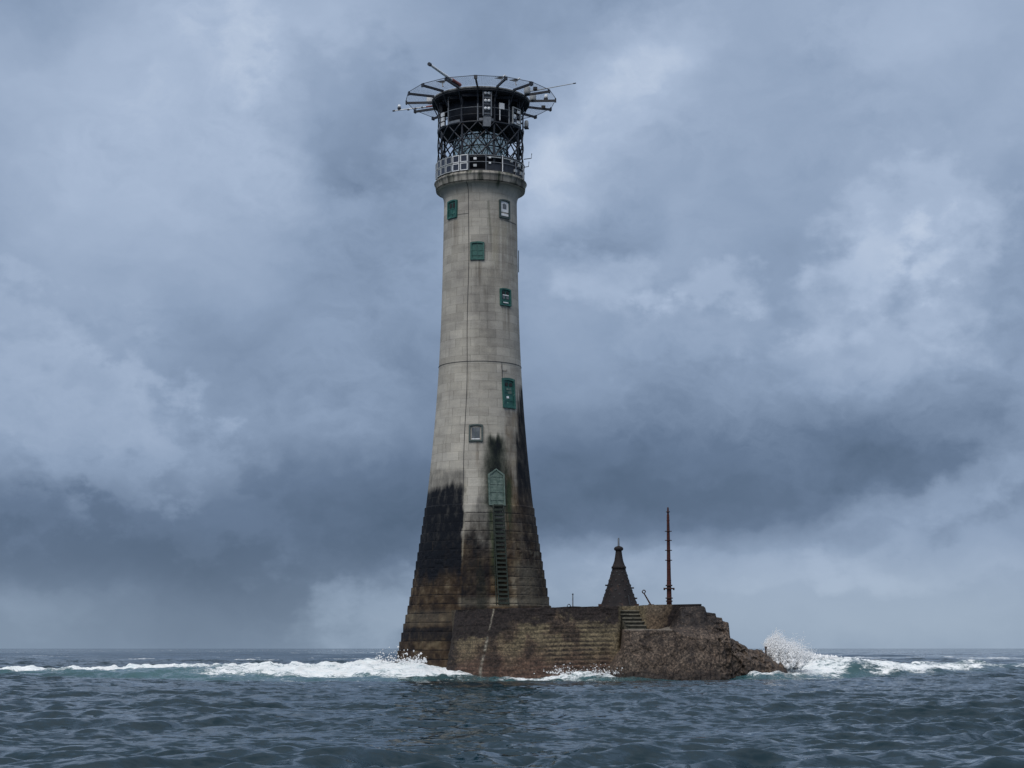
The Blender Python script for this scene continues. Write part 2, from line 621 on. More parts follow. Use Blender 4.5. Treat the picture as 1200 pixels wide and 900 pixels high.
def mat_tower():
    m, t, b = new_mat('granite_tower')
    uvn = t.n('ShaderNodeUVMap')
    uvn.uv_map = 'uv'
    uv = uvn.outputs[0]
    tc = t.n('ShaderNodeTexCoord').outputs['Object']
    wob = t.noise(tc, 1.4, 3, .5)
    w = t.vmath('SUBTRACT', wob.outputs['Color'], (.5, .5, .5))
    ws = t.n('ShaderNodeVectorMath', operation='SCALE')
    t.l(w, ws.inputs[0])
    ws.inputs['Scale'].default_value = .03
    uvw = t.vmath('ADD', uv, ws.outputs[0])
    br = t.n('ShaderNodeTexBrick')
    br.offset = .5
    t.l(uvw, br.inputs['Vector'])
    br.inputs['Scale'].default_value = 1.0
    br.inputs['Brick Width'].default_value = 1.0
    br.inputs['Row Height'].default_value = 1.0
    br.inputs['Mortar Size'].default_value = .016
    br.inputs['Mortar Smooth'].default_value = .4
    br.inputs['Color1'].default_value = (.46, .443, .408, 1)
    br.inputs['Color2'].default_value = (.36, .345, .315, 1)
    br.inputs['Mortar'].default_value = (.29, .28, .255, 1)
    big = t.noise(tc, .45, 4, .55)
    crs = t.noise(t.mapping(uv, scale=(.45, 1.0, 1)), 1.3, 4, .6)
    col = t.mix(1.0, br.outputs['Color'], t.ramp(big.outputs['Fac'], [(.3, (.78, .77, .77)), (.7, (1.12, 1.10, 1.06))]), 'MULTIPLY')
    col = t.mix(1.0, col, t.ramp(crs.outputs['Fac'], [(.32, (.84, .83, .82)), (.5, (1.0, 1.0, .99)), (.68, (1.10, 1.09, 1.06))]), 'MULTIPLY')
    # run-off streaks
    st = t.noise(t.mapping(tc, scale=(3.2, 3.2, .16)), 1.0, 6, .62)
    col = t.mix(1.0, col, t.ramp(st.outputs['Fac'], [(.28, (.74, .73, .71)), (.40, (.98, .98, .98)), (.75, (1.06, 1.05, 1.03))]), 'MULTIPLY')
    gr = t.noise(tc, 14, 5, .7)
    col = t.mix(1.0, col, t.ramp(gr.outputs['Fac'], [(.3, (.84, .84, .84)), (.7, (1.1, 1.1, 1.1))]), 'MULTIPLY')
    at = t.n('ShaderNodeAttribute')
    at.attribute_name = 'stain'
    sp = t.n('ShaderNodeSeparateColor')
    t.l(at.outputs['Color'], sp.inputs[0])
    black, brown, pale, green = sp.outputs[0], sp.outputs[1], sp.outputs[2], at.outputs['Alpha']
    brk = t.noise(t.mapping(tc, scale=(1, 1, .45)), 2.2, 7, .65)
    brkf = t.math('MULTIPLY_ADD', brk.outputs['Fac'], 1.1, -.55)

    def soft(mask, lo=.25, hi=.75):
        s = t.math('ADD', mask, t.math('MULTIPLY', brkf, t.math('MULTIPLY', t.math('MULTIPLY', mask, t.math('SUBTRACT', 1.15, mask)), 3.2)))
        return t.math('MINIMUM', t.math('MAXIMUM', s, 0.0), 1.0)
    rustc = t.ramp(t.noise(tc, 1.1, 6, .65).outputs['Fac'], [(.25, (.016, .012, .009)), (.43, (.050, .031, .018)), (.57, (.105, .070, .038)), (.72, (.20, .155, .092))])
    col = t.mix(soft(brown), col, rustc)
    col = t.mix(soft(pale), col, t.ramp(gr.outputs['Fac'], [(.3, (.30, .27, .20)), (.7, (.44, .41, .33))]))
    col = t.mix(soft(green), col, t.ramp(gr.outputs['Fac'], [(.3, (.020, .034, .019)), (.7, (.055, .075, .040))]))
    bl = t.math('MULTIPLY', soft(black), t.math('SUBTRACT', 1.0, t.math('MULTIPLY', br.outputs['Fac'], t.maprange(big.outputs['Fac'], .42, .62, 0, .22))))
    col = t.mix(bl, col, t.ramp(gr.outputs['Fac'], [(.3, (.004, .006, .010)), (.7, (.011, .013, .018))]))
    t.l(col, b.inputs['Base Color'])
    b.inputs['Roughness'].default_value = .85
    b.inputs['Specular IOR Level'].default_value = .12
    n1 = bump(t, None, t.math('SUBTRACT', 1.0, br.outputs['Fac']), .6, .02)
    bump(t, b, gr.outputs['Fac'], .5, .02, n1)
    return m


M_TOWER = mat_tower()


def mat_quay():
    """rough granite masonry, stained through the 'stain' attribute (r: black weed and painted crevice shade, g: red-brown, b: pale, a: joints)"""
    m, t, b = new_mat('rough_masonry')
    tc = t.n('ShaderNodeTexCoord').outputs['Object']
    n = t.noise(tc, 1.2, 7, .65)
    col = t.ramp(n.outputs['Fac'], [(.25, (.078, .064, .040)), (.5, (.150, .122, .077)), (.75, (.22, .178, .112))])
    n2 = t.noise(tc, 6.0, 5, .7)
    sp2 = t.n('ShaderNodeTexVoronoi')
    t.l(tc, sp2.inputs['Vector'])
    sp2.inputs['Scale'].default_value = 7.0
    at = t.n('ShaderNodeAttribute')
    at.attribute_name = 'stain'
    sp = t.n('ShaderNodeSeparateColor')
    t.l(at.outputs['Color'], sp.inputs[0])
    red = t.ramp(t.noise(tc, 4.0, 6, .7).outputs['Fac'], [(.3, (.045, .022, .018)), (.55, (.095, .055, .042)), (.75, (.17, .12, .095))])
    col = t.mix(sp.outputs[1], col, red)
    col = t.mix(sp.outputs[2], col, (.30, .285, .24, 1))
    weed = t.math('MULTIPLY_ADD', n2.outputs['Fac'], 3.4, -1.75)
    bl = t.math('MINIMUM', t.math('MAXIMUM', t.math('ADD', t.math('MULTIPLY', sp.outputs[0], 1.5), t.math('MULTIPLY', weed, t.math('MULTIPLY', sp.outputs[0], t.math('SUBTRACT', 1.6, sp.outputs[0])))), 0), 1)
    col = t.mix(bl, col, t.ramp(n2.outputs['Fac'], [(.3, (.010, .008, .009)), (.7, (.030, .022, .020))]))
    grain = t.noise(tc, 7.0, 4, .8)
    col = t.mix(1.0, col, t.ramp(grain.outputs['Fac'], [(.34, (.30, .29, .28)), (.50, (.92, .92, .92)), (.60, (1.5, 1.46, 1.4)), (.70, (2.3, 2.2, 2.0))]), 'MULTIPLY')
    col = t.mix(t.math('MULTIPLY', at.outputs['Alpha'], .8), col, (.018, .016, .012, 1))
    t.l(col, b.inputs['Base Color'])
    b.inputs['Roughness'].default_value = .8
    b.inputs['Specular IOR Level'].default_value = .3
    n1 = bump(t, None, n2.outputs['Fac'], .8, .08)
    bump(t, b, grain.outputs['Fac'], .7, .04, n1)
    return m


M_QUAY = mat_quay()


def mat_rock():
    m, t, b = new_mat('barnacled_rock')
    tc = t.n('ShaderNodeTexCoord').outputs['Object']
    n = t.noise(tc, .8, 7, .65)
    col = t.ramp(n.outputs['Fac'], [(.28, (.042, .032, .025)), (.5, (.074, .056, .044)), (.72, (.112, .090, .072))])
    g = t.noise(tc, 7.5, 3, .8)
    col = t.mix(1.0, col, t.ramp(g.outputs['Fac'], [(.36, (.22, .20, .20)), (.48, (.80, .78, .76)), (.58, (1.7, 1.6, 1.5)), (.68, (3.2, 3.0, 2.8))]), 'MULTIPLY')
    at = t.n('ShaderNodeAttribute')
    at.attribute_name = 'stain'
    sp = t.n('ShaderNodeSeparateColor')
    t.l(at.outputs['Color'], sp.inputs[0])
    w = t.noise(tc, 3.0, 6, .7)
    bl = t.math('MULTIPLY', sp.outputs[0], t.maprange(w.outputs['Fac'], .44, .64, 1.0, .55))
    col = t.mix(bl, col, (.012, .009, .009, 1))
    col = t.mix(sp.outputs[2], col, (.22, .2, .17, 1))
    t.l(col, b.inputs['Base Color'])
    b.inputs['Roughness'].default_value = .7
    b.inputs['Specular IOR Level'].default_value = .35
    n1 = bump(t, None, w.outputs['Fac'], .5, .08)
    bump(t, b, g.outputs['Fac'], .9, .05, n1)
    return m


M_ROCK = mat_rock()


def mat_sea():
    m, t, b = new_mat('sea_water')
    out = m.node_tree.nodes['Material Output']
    geo = t.n('ShaderNodeNewGeometry').outputs['Position']
    fo = t.n('ShaderNodeAttribute')
    fo.attribute_name = 'foam'
    te = t.n('ShaderNodeAttribute')
    te.attribute_name = 'aeration'
    # wavelets: slopes added straight to the normal, so they stay the same at any distance
    acc = t.n('ShaderNodeNewGeometry').outputs['Normal']
    for sc, rot, k, dt in ((.15, .3, .46, 3), (.55, .25, .55, 5), (1.9, .1, 1.15, 4), (6.0, -.2, 1.1, 3)):
        nz = t.noise(t.mapping(geo, rot=(0, 0, rot), scale=(.62, 1.3, 1)), sc, dt, .6, .35)
        v = t.vmath('SUBTRACT', nz.outputs['Color'], (.5, .5, .5))
        v = t.vmath('MULTIPLY', v, (k * .7, k, 0))
        acc = t.vmath('ADD', acc, v)
    nrm = t.vmath('NORMALIZE', acc)
    t.l(nrm, b.inputs['Normal'])
    deep = t.mix(te.outputs['Fac'], (.006, .022, .032, 1), (.045, .110, .122, 1))
    t.l(deep, b.inputs['Base Color'])
    b.inputs['Roughness'].default_value = .05
    b.inputs['IOR'].default_value = 1.333
    b.inputs['Specular IOR Level'].default_value = .21
    # foam
    fn = t.noise(t.mapping(geo, scale=(.55, 1, 1.6)), 1.7, 8, .68, .8)
    fn2 = t.noise(t.mapping(geo, loc=(7, 3, 2)), 6.5, 5, .65, .5)
    fsum = t.math('ADD', t.math('MULTIPLY', fn.outputs['Fac'], .68), t.math('MULTIPLY', fn2.outputs['Fac'], .32))
    # threshold falls as the foam amount rises
    thr = t.math('MULTIPLY_ADD', fo.outputs['Fac'], -.46, .79)
    dlt = t.math('SUBTRACT', fsum, thr)
    fac = t.math('MULTIPLY', t.maprange(dlt, 0.0, .17, 0.0, 1.0), t.maprange(fo.outputs['Fac'], .02, .12, 0, 1))
    fb = t.n('ShaderNodeBsdfDiffuse')
    fcol = t.ramp(fsum, [(.36, (.55, .68, .72)), (.46, (.84, .89, .90)), (.60, (.94, .95, .95))])
    t.l(fcol, fb.inputs[0])
    bmp = bump(t, None, fsum, 1.0, .38)
    t.l(bmp, fb.inputs['Normal'])
    mx = t.n('ShaderNodeMixShader')
    t.l(fac, mx.inputs[0])
    t.l(b.outputs[0], mx.inputs[1])
    t.l(fb.outputs[0], mx.inputs[2])
    t.l(mx.outputs[0], out.inputs[0])
    return m


M_SEA = mat_sea()


# ------------------------------------------------------------------ the sea: one sheet to the horizon
def build_sea():
    rng = np.random.default_rng(11)
    rows = [0.6, 2, 4, 7, 10]
    d = 13.0
    while d < 320:
        rows.append(d)
        d *= 1.0034
    while d < 3000:
        rows.append(d)
        d *= 1.010
    while d < 60000:
        rows.append(d)
        d *= 1.05
    rows = np.array(rows)
    fine = np.radians(np.linspace(-21, 21, 780))
    coarse = np.radians(np.linspace(21, 339, 90)[1:-1])
    ang = np.concatenate([fine, coarse])
    nr, nc = len(rows), len(ang)
    R, A = np.meshgrid(rows, ang, indexing='ij')
    X = R * np.sin(A)
    Y = R * np.cos(A)
    dr = np.gradient(rows)[:, None] * np.ones_like(X)
    Z = np.zeros_like(X)
    DX = np.zeros_like(X)
    DY = np.zeros_like(X)
    J = np.zeros_like(X)
    # wind sea running towards the viewer, slightly to the right
    lams = np.geomspace(0.45, 30.0, 92)
    for i, lam in enumerate(lams):
        k = 2 * math.pi / lam
        th = math.radians(-80 + rng.normal(0, 17 if lam > 3 else 30))
        ka = .080 if lam < 1.1 else .080 * (1.1 / lam) ** .72
        if lam > 11:
            ka = .080 * (1.1 / 11) ** .72 * (11 / lam) ** .15
        amp = ka / k
        kx, ky = k * math.cos(th), k * math.sin(th)
        ph = rng.uniform(0, 2 * math.pi)
        fade = 1 - sstep(lam * .30, lam * .55, dr)
        # wave groups
        arg = kx * X + ky * Y + ph
        c, s = np.cos(arg), np.sin(arg)
        a = amp * fade
        Z += a * c
        ch = .50
        DX -= ch * a * s * kx / k
        DY -= ch * a * s * ky / k
        J += ch * a * k * c
    grp = .25 + 1.25 * fbm(X / 14, Y / 9, 0, 4, 5)
    grp = np.where(R > 900, .8, grp)
    lee = 1 - .45 * sstep(70, 92, Y) * sstep(118, 108, Y) * sstep(-24, -10, X) * sstep(26, 16, X)
    grp = grp * lee
    Z *= grp
    DX *= grp
    DY *= grp
    J *= grp

    foam = np.zeros_like(X)
    aer = np.zeros_like(X)
    lumps = fbm(X / 1.6, Y / 1.6, 0, 5, 21, .58) - .5
    lumps2 = fbm(X / 5.0, Y / 3.4, 3.0, 4, 31) - .5
    calm = np.ones_like(X)
    surge = np.zeros_like(X)

    # --- broken wave rolling in to the left of the tower
    xs = [-60, -45, -35, -28, -23, -16, -12, -8.8, -6, -4, -2.0, 0]
    hh = np.interp(X, xs, [.2, .52, .62, .74, .82, .80, .88, .98, .95, .65, .15, 0])
    yc = np.interp(X, xs, [126, 124, 122, 121, 120, 119, 118, 117, 115, 113.6, 113, 113]) + 4.0 * (fbm(X / 9, 0 * X, 1.0, 3, 41) - .5)
    fr = np.interp(X, xs, [4, 5, 6, 8, 10, 11, 11, 10.5, 8, 5.0, 3, 3])
    dy = Y - yc
    prof = np.where(dy < 0, sstep(-fr, 0, dy) ** 1.2, 1 - sstep(0, 7, dy))
    surge += .88 * hh * prof * (1 + .5 * lumps2)
    fm = np.where(dy < 0, sstep(-fr * 1.0, -fr * .55, dy), 1 - sstep(1.0, 6.0, dy)) * np.interp(X, xs, [.0, .30, .62, .72, .82, .95, 1, 1, 1, .95, .5, 0])
    # the left half breaks up into a thin crest line with green water in front of it
    thin = sstep(-14, -26, X)
    crest = np.exp(-((dy + 1.4) / 2.6) ** 2)
    fm = fm * (1 - thin) + thin * (np.maximum(crest * 1.1, fm * .55)) * sstep(-66, -44, X)
    fm = fm * (.86 + .45 * fbm(X / 5, Y / 1.3, 6.0, 4, 93))
    foam = np.maximum(foam, fm)
    aer = np.maximum(aer, np.where(dy < 0, sstep(-fr * 1.7, -fr * .7, dy), 1 - sstep(2, 8, dy)) * (hh > 0) * np.clip(hh * 1.1, 0, 1))
    # white water behind the tower's left foot
    g = np.exp(-((X + 9.5) / 3.0) ** 2 - ((Y - 126) / 5.0) ** 2)
    foam = np.maximum(foam, g * .95)
    surge += .55 * g

    # --- wash along the foot of the landing
    g = np.exp(-((X - 3.4) / 4.6) ** 2) * np.exp(-((Y - 108.2) / 2.0) ** 2)
    foam = np.maximum(foam, (.55 + .9 * fbm(X / 2.2, Y / 1.5, 3.0, 3, 87)) * np.exp(-((X - 3.2) / 5.0) ** 4) * sstep(102.5, 106.5, Y) * sstep(116, 110, Y) * .80)
    surge += (.26 + .9 * lumps2) * g
    foam = np.maximum(foam, .55 * np.exp(-((X + 2.0) / 3.0) ** 2) * sstep(106, 109.5, Y) * sstep(116, 111, Y))
    aer = np.maximum(aer, np.exp(-((X - 2.5) / 8.0) ** 4) * sstep(100, 107, Y) * sstep(118, 111, Y) * .8)

    # --- surf round and beyond the point of the reef
    p0, p1 = np.array([13.6, 110.5]), np.array([23.0, 124.0])
    p2 = np.array([45.0, 150.0])

    def seg(a, b):
        e = b - a
        L = np.hypot(*e)
        s = ((X - a[0]) * e[0] + (Y - a[1]) * e[1]) / L / L
        q = ((X - a[0]) * -e[1] + (Y - a[1]) * e[0]) / L
        return s, q
    s, q = seg(p0, p1)
    wgt = sstep(-.12, .12, s) * sstep(1.25, .85, s)
    f1 = wgt * sstep(-4.6, -1.8, q) * sstep(7, 3, q)
    foam = np.maximum(foam, f1 * (.98 - .22 * sstep(-1.0, -4, q)))
    surge += f1 * (.48 + .9 * lumps2)
    s2, q2 = seg(p1, p2)
    wgt = sstep(-.2, .05, s2) * sstep(1.12, .92, s2)
    f2 = wgt * sstep(-7.5, -4.0, q2) * sstep(7.5, 3.5, q2)
    hole = np.exp(-((s2 - .70) / .20) ** 2 - ((q2 + .5) / 2.2) ** 2)
    foam = np.maximum(foam, f2 * (1.0 - .55 * hole - .15 * sstep(.15, .5, s2)))
    surge += f2 * (.50 + 1.1 * lumps2)
    aer = np.maximum(aer, np.maximum(sstep(-8, -2, q) * sstep(9, 3, q) * sstep(-.25, .1, s) * sstep(1.3, .8, s), f2 * .7) * .75)

    # --- scattered whitecaps
    wc = fbm(X / 11, Y / 7, 7.0, 3, 61)
    wc2 = fbm(X / 45, Y / 45, 2.0, 2, 66)
    cap = sstep(.50, .80, J) * sstep(.56, .68, wc) * sstep(25, 60, R)
    foam = np.maximum(foam, cap * .66)
    far = sstep(.62, .69, fbm(X / 9, Y / 22, 4.0, 4, 71)) * sstep(150, 240, R) * sstep(.42, .55, wc2)
    foam = np.maximum(foam, far * .75)
    # foam streaks drifting in front of the rock
    dr_ = sstep(.57, .66, fbm(X / 5 + .4 * lumps, Y / 2.2, 5.0, 4, 81)) * np.exp(-((X - 3.5) / 7.5) ** 2 - ((Y - 62) / 14) ** 2)
    foam = np.maximum(foam, dr_ * .50)
    slick = np.exp(-((X - 4.0) / 3.0) ** 2 - ((Y - 27.0) / 1.2) ** 2)
    foam = np.maximum(foam, slick * .45 * sstep(.5, .7, wc))

    # the surf lies over the wind sea
    infoam = np.clip(foam, 0, 1)
    Z = Z * (1 - .55 * infoam) + surge + (lumps * .75 + .35 * (fbm(X / .55, Y / .55, 9.0, 3, 91) - .5)) * infoam ** 1.5
    Z *= np.clip((R - 3) / 10, 0.0, 1) * .0 + 1
    near = sstep(4, 18, R)
    Z *= near
    DX *= near
    DY *= near
    co = np.stack([X + DX, Y + DY, Z], -1)
    me = grid_mesh('sea', co.reshape(-1, 3), nr, nc, wrap=True, attrs={'foam': foam.ravel(), 'aeration': aer.ravel()})
    o = link('sea', me, M_SEA)
    o['kind'] = 'structure'
    return o


build_sea()

# ------------------------------------------------------------------ the reef
PLATZ = lambda X: 4.50 + .022 * X


def build_rock():
    keys = [
        # X, front foot Y, lip(Y,z), ledge back(Y,z), upper lip(Y,z), back(Y,z), rear foot
        (-9.0, 113.5, (114.0, -1.2), (115, -1.1), (116, -1.0), (124, -1.0), 127.0),
        (3.0, 111.6, (112.0, -.9), (112.5, -.8), (113, -.6), (124, 0.2), 128.0),
        (5.0, 109.9, (110.4, -.5), (110.9, -.2), (112, .0), (123, 1.0), 128.0),
        (6.3, 109.2, (109.9, .5), (110.5, .9), (112, 1.0), (123, 1.0), 128.0),
        (7.0, 109.0, (109.6, 1.5), (110.6, 1.9), (112, 2.0), (123, 1.5), 128.0),
        (7.12, 108.9, (109.5, 3.05), (110.9, 3.10), (113, 3.10), (122, 2.6), 127.0),
        (8.6, 108.7, (109.5, 3.10), (111.2, 3.12), (113, 3.12), (122, 2.6), 127.0),
        (10.2, 108.7, (109.5, 3.08), (110.9, 3.12), (112.3, 3.5), (121.5, 3.4), 127.0),
        (10.9, 108.7, (109.6, 2.70), (110.6, 3.40), (111.3, 4.55), (121.5, 4.4), 127.0),
        (12.35, 108.9, (109.9, 2.50), (110.7, 3.40), (111.2, 4.62), (121.0, 4.4), 126.5),
        (12.50, 108.95, (109.9, 2.45), (110.8, 3.40), (111.4, 4.52), (120.8, 4.2), 126.4),
        (12.56, 109.0, (110.0, 2.42), (110.8, 3.25), (111.4, 4.22), (120.8, 4.0), 126.4),
        (13.18, 109.1, (110.2, 2.35), (110.9, 3.20), (111.5, 4.14), (120.5, 3.9), 126.2),
        (13.24, 109.2, (110.3, 2.30), (110.9, 3.10), (111.5, 3.92), (120.5, 3.8), 126.2),
        (13.62, 109.3, (110.4, 2.25), (111.0, 3.00), (111.6, 3.86), (120.2, 3.6), 126.0),
        (13.68, 109.4, (110.5, 2.20), (111.0, 2.90), (111.7, 3.66), (120.2, 3.5), 126.0),
        (14.05, 109.6, (110.6, 2.00), (111.2, 2.80), (111.8, 3.52), (120, 3.3), 125.8),
        (14.12, 109.7, (110.8, 1.60), (111.4, 2.10), (112.0, 2.62), (119.5, 2.6), 125.5),
        (14.6, 110.0, (111.0, 1.35), (111.6, 1.80), (112.3, 2.33), (119, 2.3), 125.0),
        (15.3, 110.4, (111.2, 1.10), (112.0, 1.60), (112.8, 2.08), (118, 2.0), 124.0),
        (15.45, 110.5, (111.3, 1.05), (112.0, 1.50), (112.9, 1.85), (118, 1.8), 124.0),
        (16.6, 111.0, (111.9, .75), (112.5, 1.20), (113.3, 1.72), (117, 1.6), 122.5),
        (17.2, 111.4, (112.2, .55), (112.8, .95), (113.5, 1.40), (116.8, 1.3), 121.0),
        (17.8, 112.0, (112.6, .35), (113.2, .70), (113.8, 1.05), (116.2, .9), 119.5),
        (18.35, 112.4, (113.0, .10), (113.5, .40), (114.0, .70), (115.8, .5), 118.0),
        (18.9, 112.8, (113.4, -.4), (113.8, -.2), (114.2, -.05), (115.4, -.2), 117.0),
        (19.6, 113.2, (113.6, -1.3), (113.9, -1.3), (114.3, -1.3), (115.2, -1.3), 116.5),
    ]
    keys = [((k[0] if k[0] < 15.5 else 15.5 + (k[0] - 15.5) * .84),) + k[1:] for k in keys]
    kx = np.array([k[0] for k in keys])

    def g(fn):
        return np.interp(Xc, kx, np.array([fn(k) for k in keys], float))
    Xc = np.concatenate([np.linspace(-9, 6.8, 60), np.linspace(6.85, 19.6, 300)])
    jx = .10 * (fbm(Xc * 1.3, 0 * Xc, 0, 3, 3) - .5)
    Xs = Xc.copy()
    Xc = np.where(Xc > 10.4, Xs + jx, Xs)
    pts = [(g(lambda k: k[1]), g(lambda k: -2.0)),
           (g(lambda k: k[2][0]), g(lambda k: k[2][1])),
           (g(lambda k: k[3][0]), g(lambda k: k[3][1])),
           (g(lambda k: k[4][0]), g(lambda k: k[4][1])),
           (g(lambda k: k[5][0]), g(lambda k: k[5][1])),
           (g(lambda k: k[6]), g(lambda k: -2.0))]
    Xc = Xs
    nseg = [70, 18, 30, 40, 20]
    rowsY, rowsZ = [], []
    for i, n in enumerate(nseg):
        for j in range(n):
            t = j / n
            rowsY.append(pts[i][0] * (1 - t) + pts[i + 1][0] * t)
            rowsZ.append(pts[i][1] * (1 - t) + pts[i + 1][1] * t)
    rowsY.append(pts[-1][0])
    rowsZ.append(pts[-1][1])
    Yv = np.array(rowsY)
    Zv = np.array(rowsZ)
    Xv = np.ones_like(Yv) * Xc[None, :]
    # rough, blocky displacement
    ledge = (Xv > 7.0) & (Xv < 10.3) & (Zv > 2.75)          # the levelled step stays fairly flat
    amp = np.where(ledge, .2, .20 + .55 * sstep(12.3, 14.2, Xv)) * sstep(-6, 7.2, Xv)
    v1, d1, s1 = worley(Xv / 1.05, Yv / 1.05, Zv / .85, 5)
    v2, d2, s2 = worley(Xv / .42, Yv / .42, Zv / .36, 15)
    n3 = fbm(Xv / .16, Yv / .16, Zv / .16, 3, 25) - .5
    out = (v1 - .5) * .40 + (v2 - .5) * .34 + n3 * .30 - .06 * sstep(.10, 0, s1 - d1)
    # direction: outwards from the mass
    cy = 116.0
    ny = np.where(Yv < 113.2, -1.0, np.where(Yv > 120, 1.0, 0.0))
    front = sstep(113.5, 112.0, Yv)
    Yn = Yv - out * amp * front * .9 + out * amp * sstep(119, 122, Yv)
    Zn = Zv + out * amp * (.22 + .45 * (1 - front)) * sstep(-1.5, -.3, Zv)
    Xn = Xv + (fbm(Xv / .6, Yv / .6, Zv / .6, 3, 35) - .5) * .22 * amp * (Xv > 7.4)
    px, py = project(Xn, Yn, Zn)
    fN = fbm(Xv / .7, Yv / .7, Zv / .7, 4, 44)
    black = sstep(745, 728, py + (fN - .5) * 30) * sstep(768, 790, px) * sstep(856, 834, px)
    black = np.maximum(black, .40 * sstep(775, 752, py + (fN - .5) * 20) * sstep(845, 862, px))
    crack = sstep(.035, .0, np.abs(fbm(Xv / 1.1, Yv / 3, Zv / 2.6, 4, 47) - .5)) * sstep(6.5, 7.5, Xv)
    black = np.maximum(black, .75 * crack * (fN > .42))
    black = np.maximum(black, .8 * sstep(.75, .25, Zn + (fN - .5) * .8))
    st = np.stack([black, 0 * black, .5 * sstep(3.0, 3.1, Zv) * ((Xv > 7.2) & (Xv < 10.2) & (Yv > 109.4) & (Yv < 112)), 0 * black], -1)
    me = grid_mesh('rock', np.stack([Xn, Yn, Zn], -1).reshape(-1, 3), Yv.shape[0], Yv.shape[1], attrs={'stain': st.reshape(-1, 4)}, smooth=False)
    o = link('rock', me, M_ROCK)
    o['kind'] = 'structure'


build_rock()

# ------------------------------------------------------------------ the lighthouse
TX, TY = -2.28, 120.0
DEG = math.pi / 180
LH = empty('lighthouse', (TX, TY, 0), "tall grey granite lighthouse with dark stepped base and a helideck on top", "lighthouse")


def rpx(r, py):
    dy, dz = dirv(py)
    return r / F * TY / dy


STEP_TOP = zpx(596, TY)
STEP_H = .617
NSTEP = 19
Z_NECK = zpx(240, TY)
Z_GROOVE = zpx(227, TY) + .12
Z_TOP = Z_GROOVE + .74
_sil = [(596, 63.0), (560, 58.8), (515.5, 54.4), (471, 50.9), (427, 47.9), (365, 45.3), (300, 43.7), (250, 42.9), (236, 42.5)]
_zz = np.array([zpx(y, TY) for y, r in _sil])
_rr = np.array([rpx(r, y) for y, r in _sil])
_pf = np.polyfit(_zz, _rr, 4)
_st = [(596, 63.4), (640, 70.2), (695, 79.7), (711, 82.8), (731, 87.3), (752, 92), (775, 97), (800, 102)]
_sz = np.array([zpx(y, TY) for y, r in _st])[::-1]
_sr = np.array([rpx(r, y) for y, r in _st])[::-1]
R_NECK = float(np.polyval(_pf, Z_NECK))
R_COR = rpx(53.6, 214)


def shaft_r(z):
    if z < STEP_TOP:
        return float(np.interp(z, _sz, _sr))
    return float(np.polyval(_pf, z))


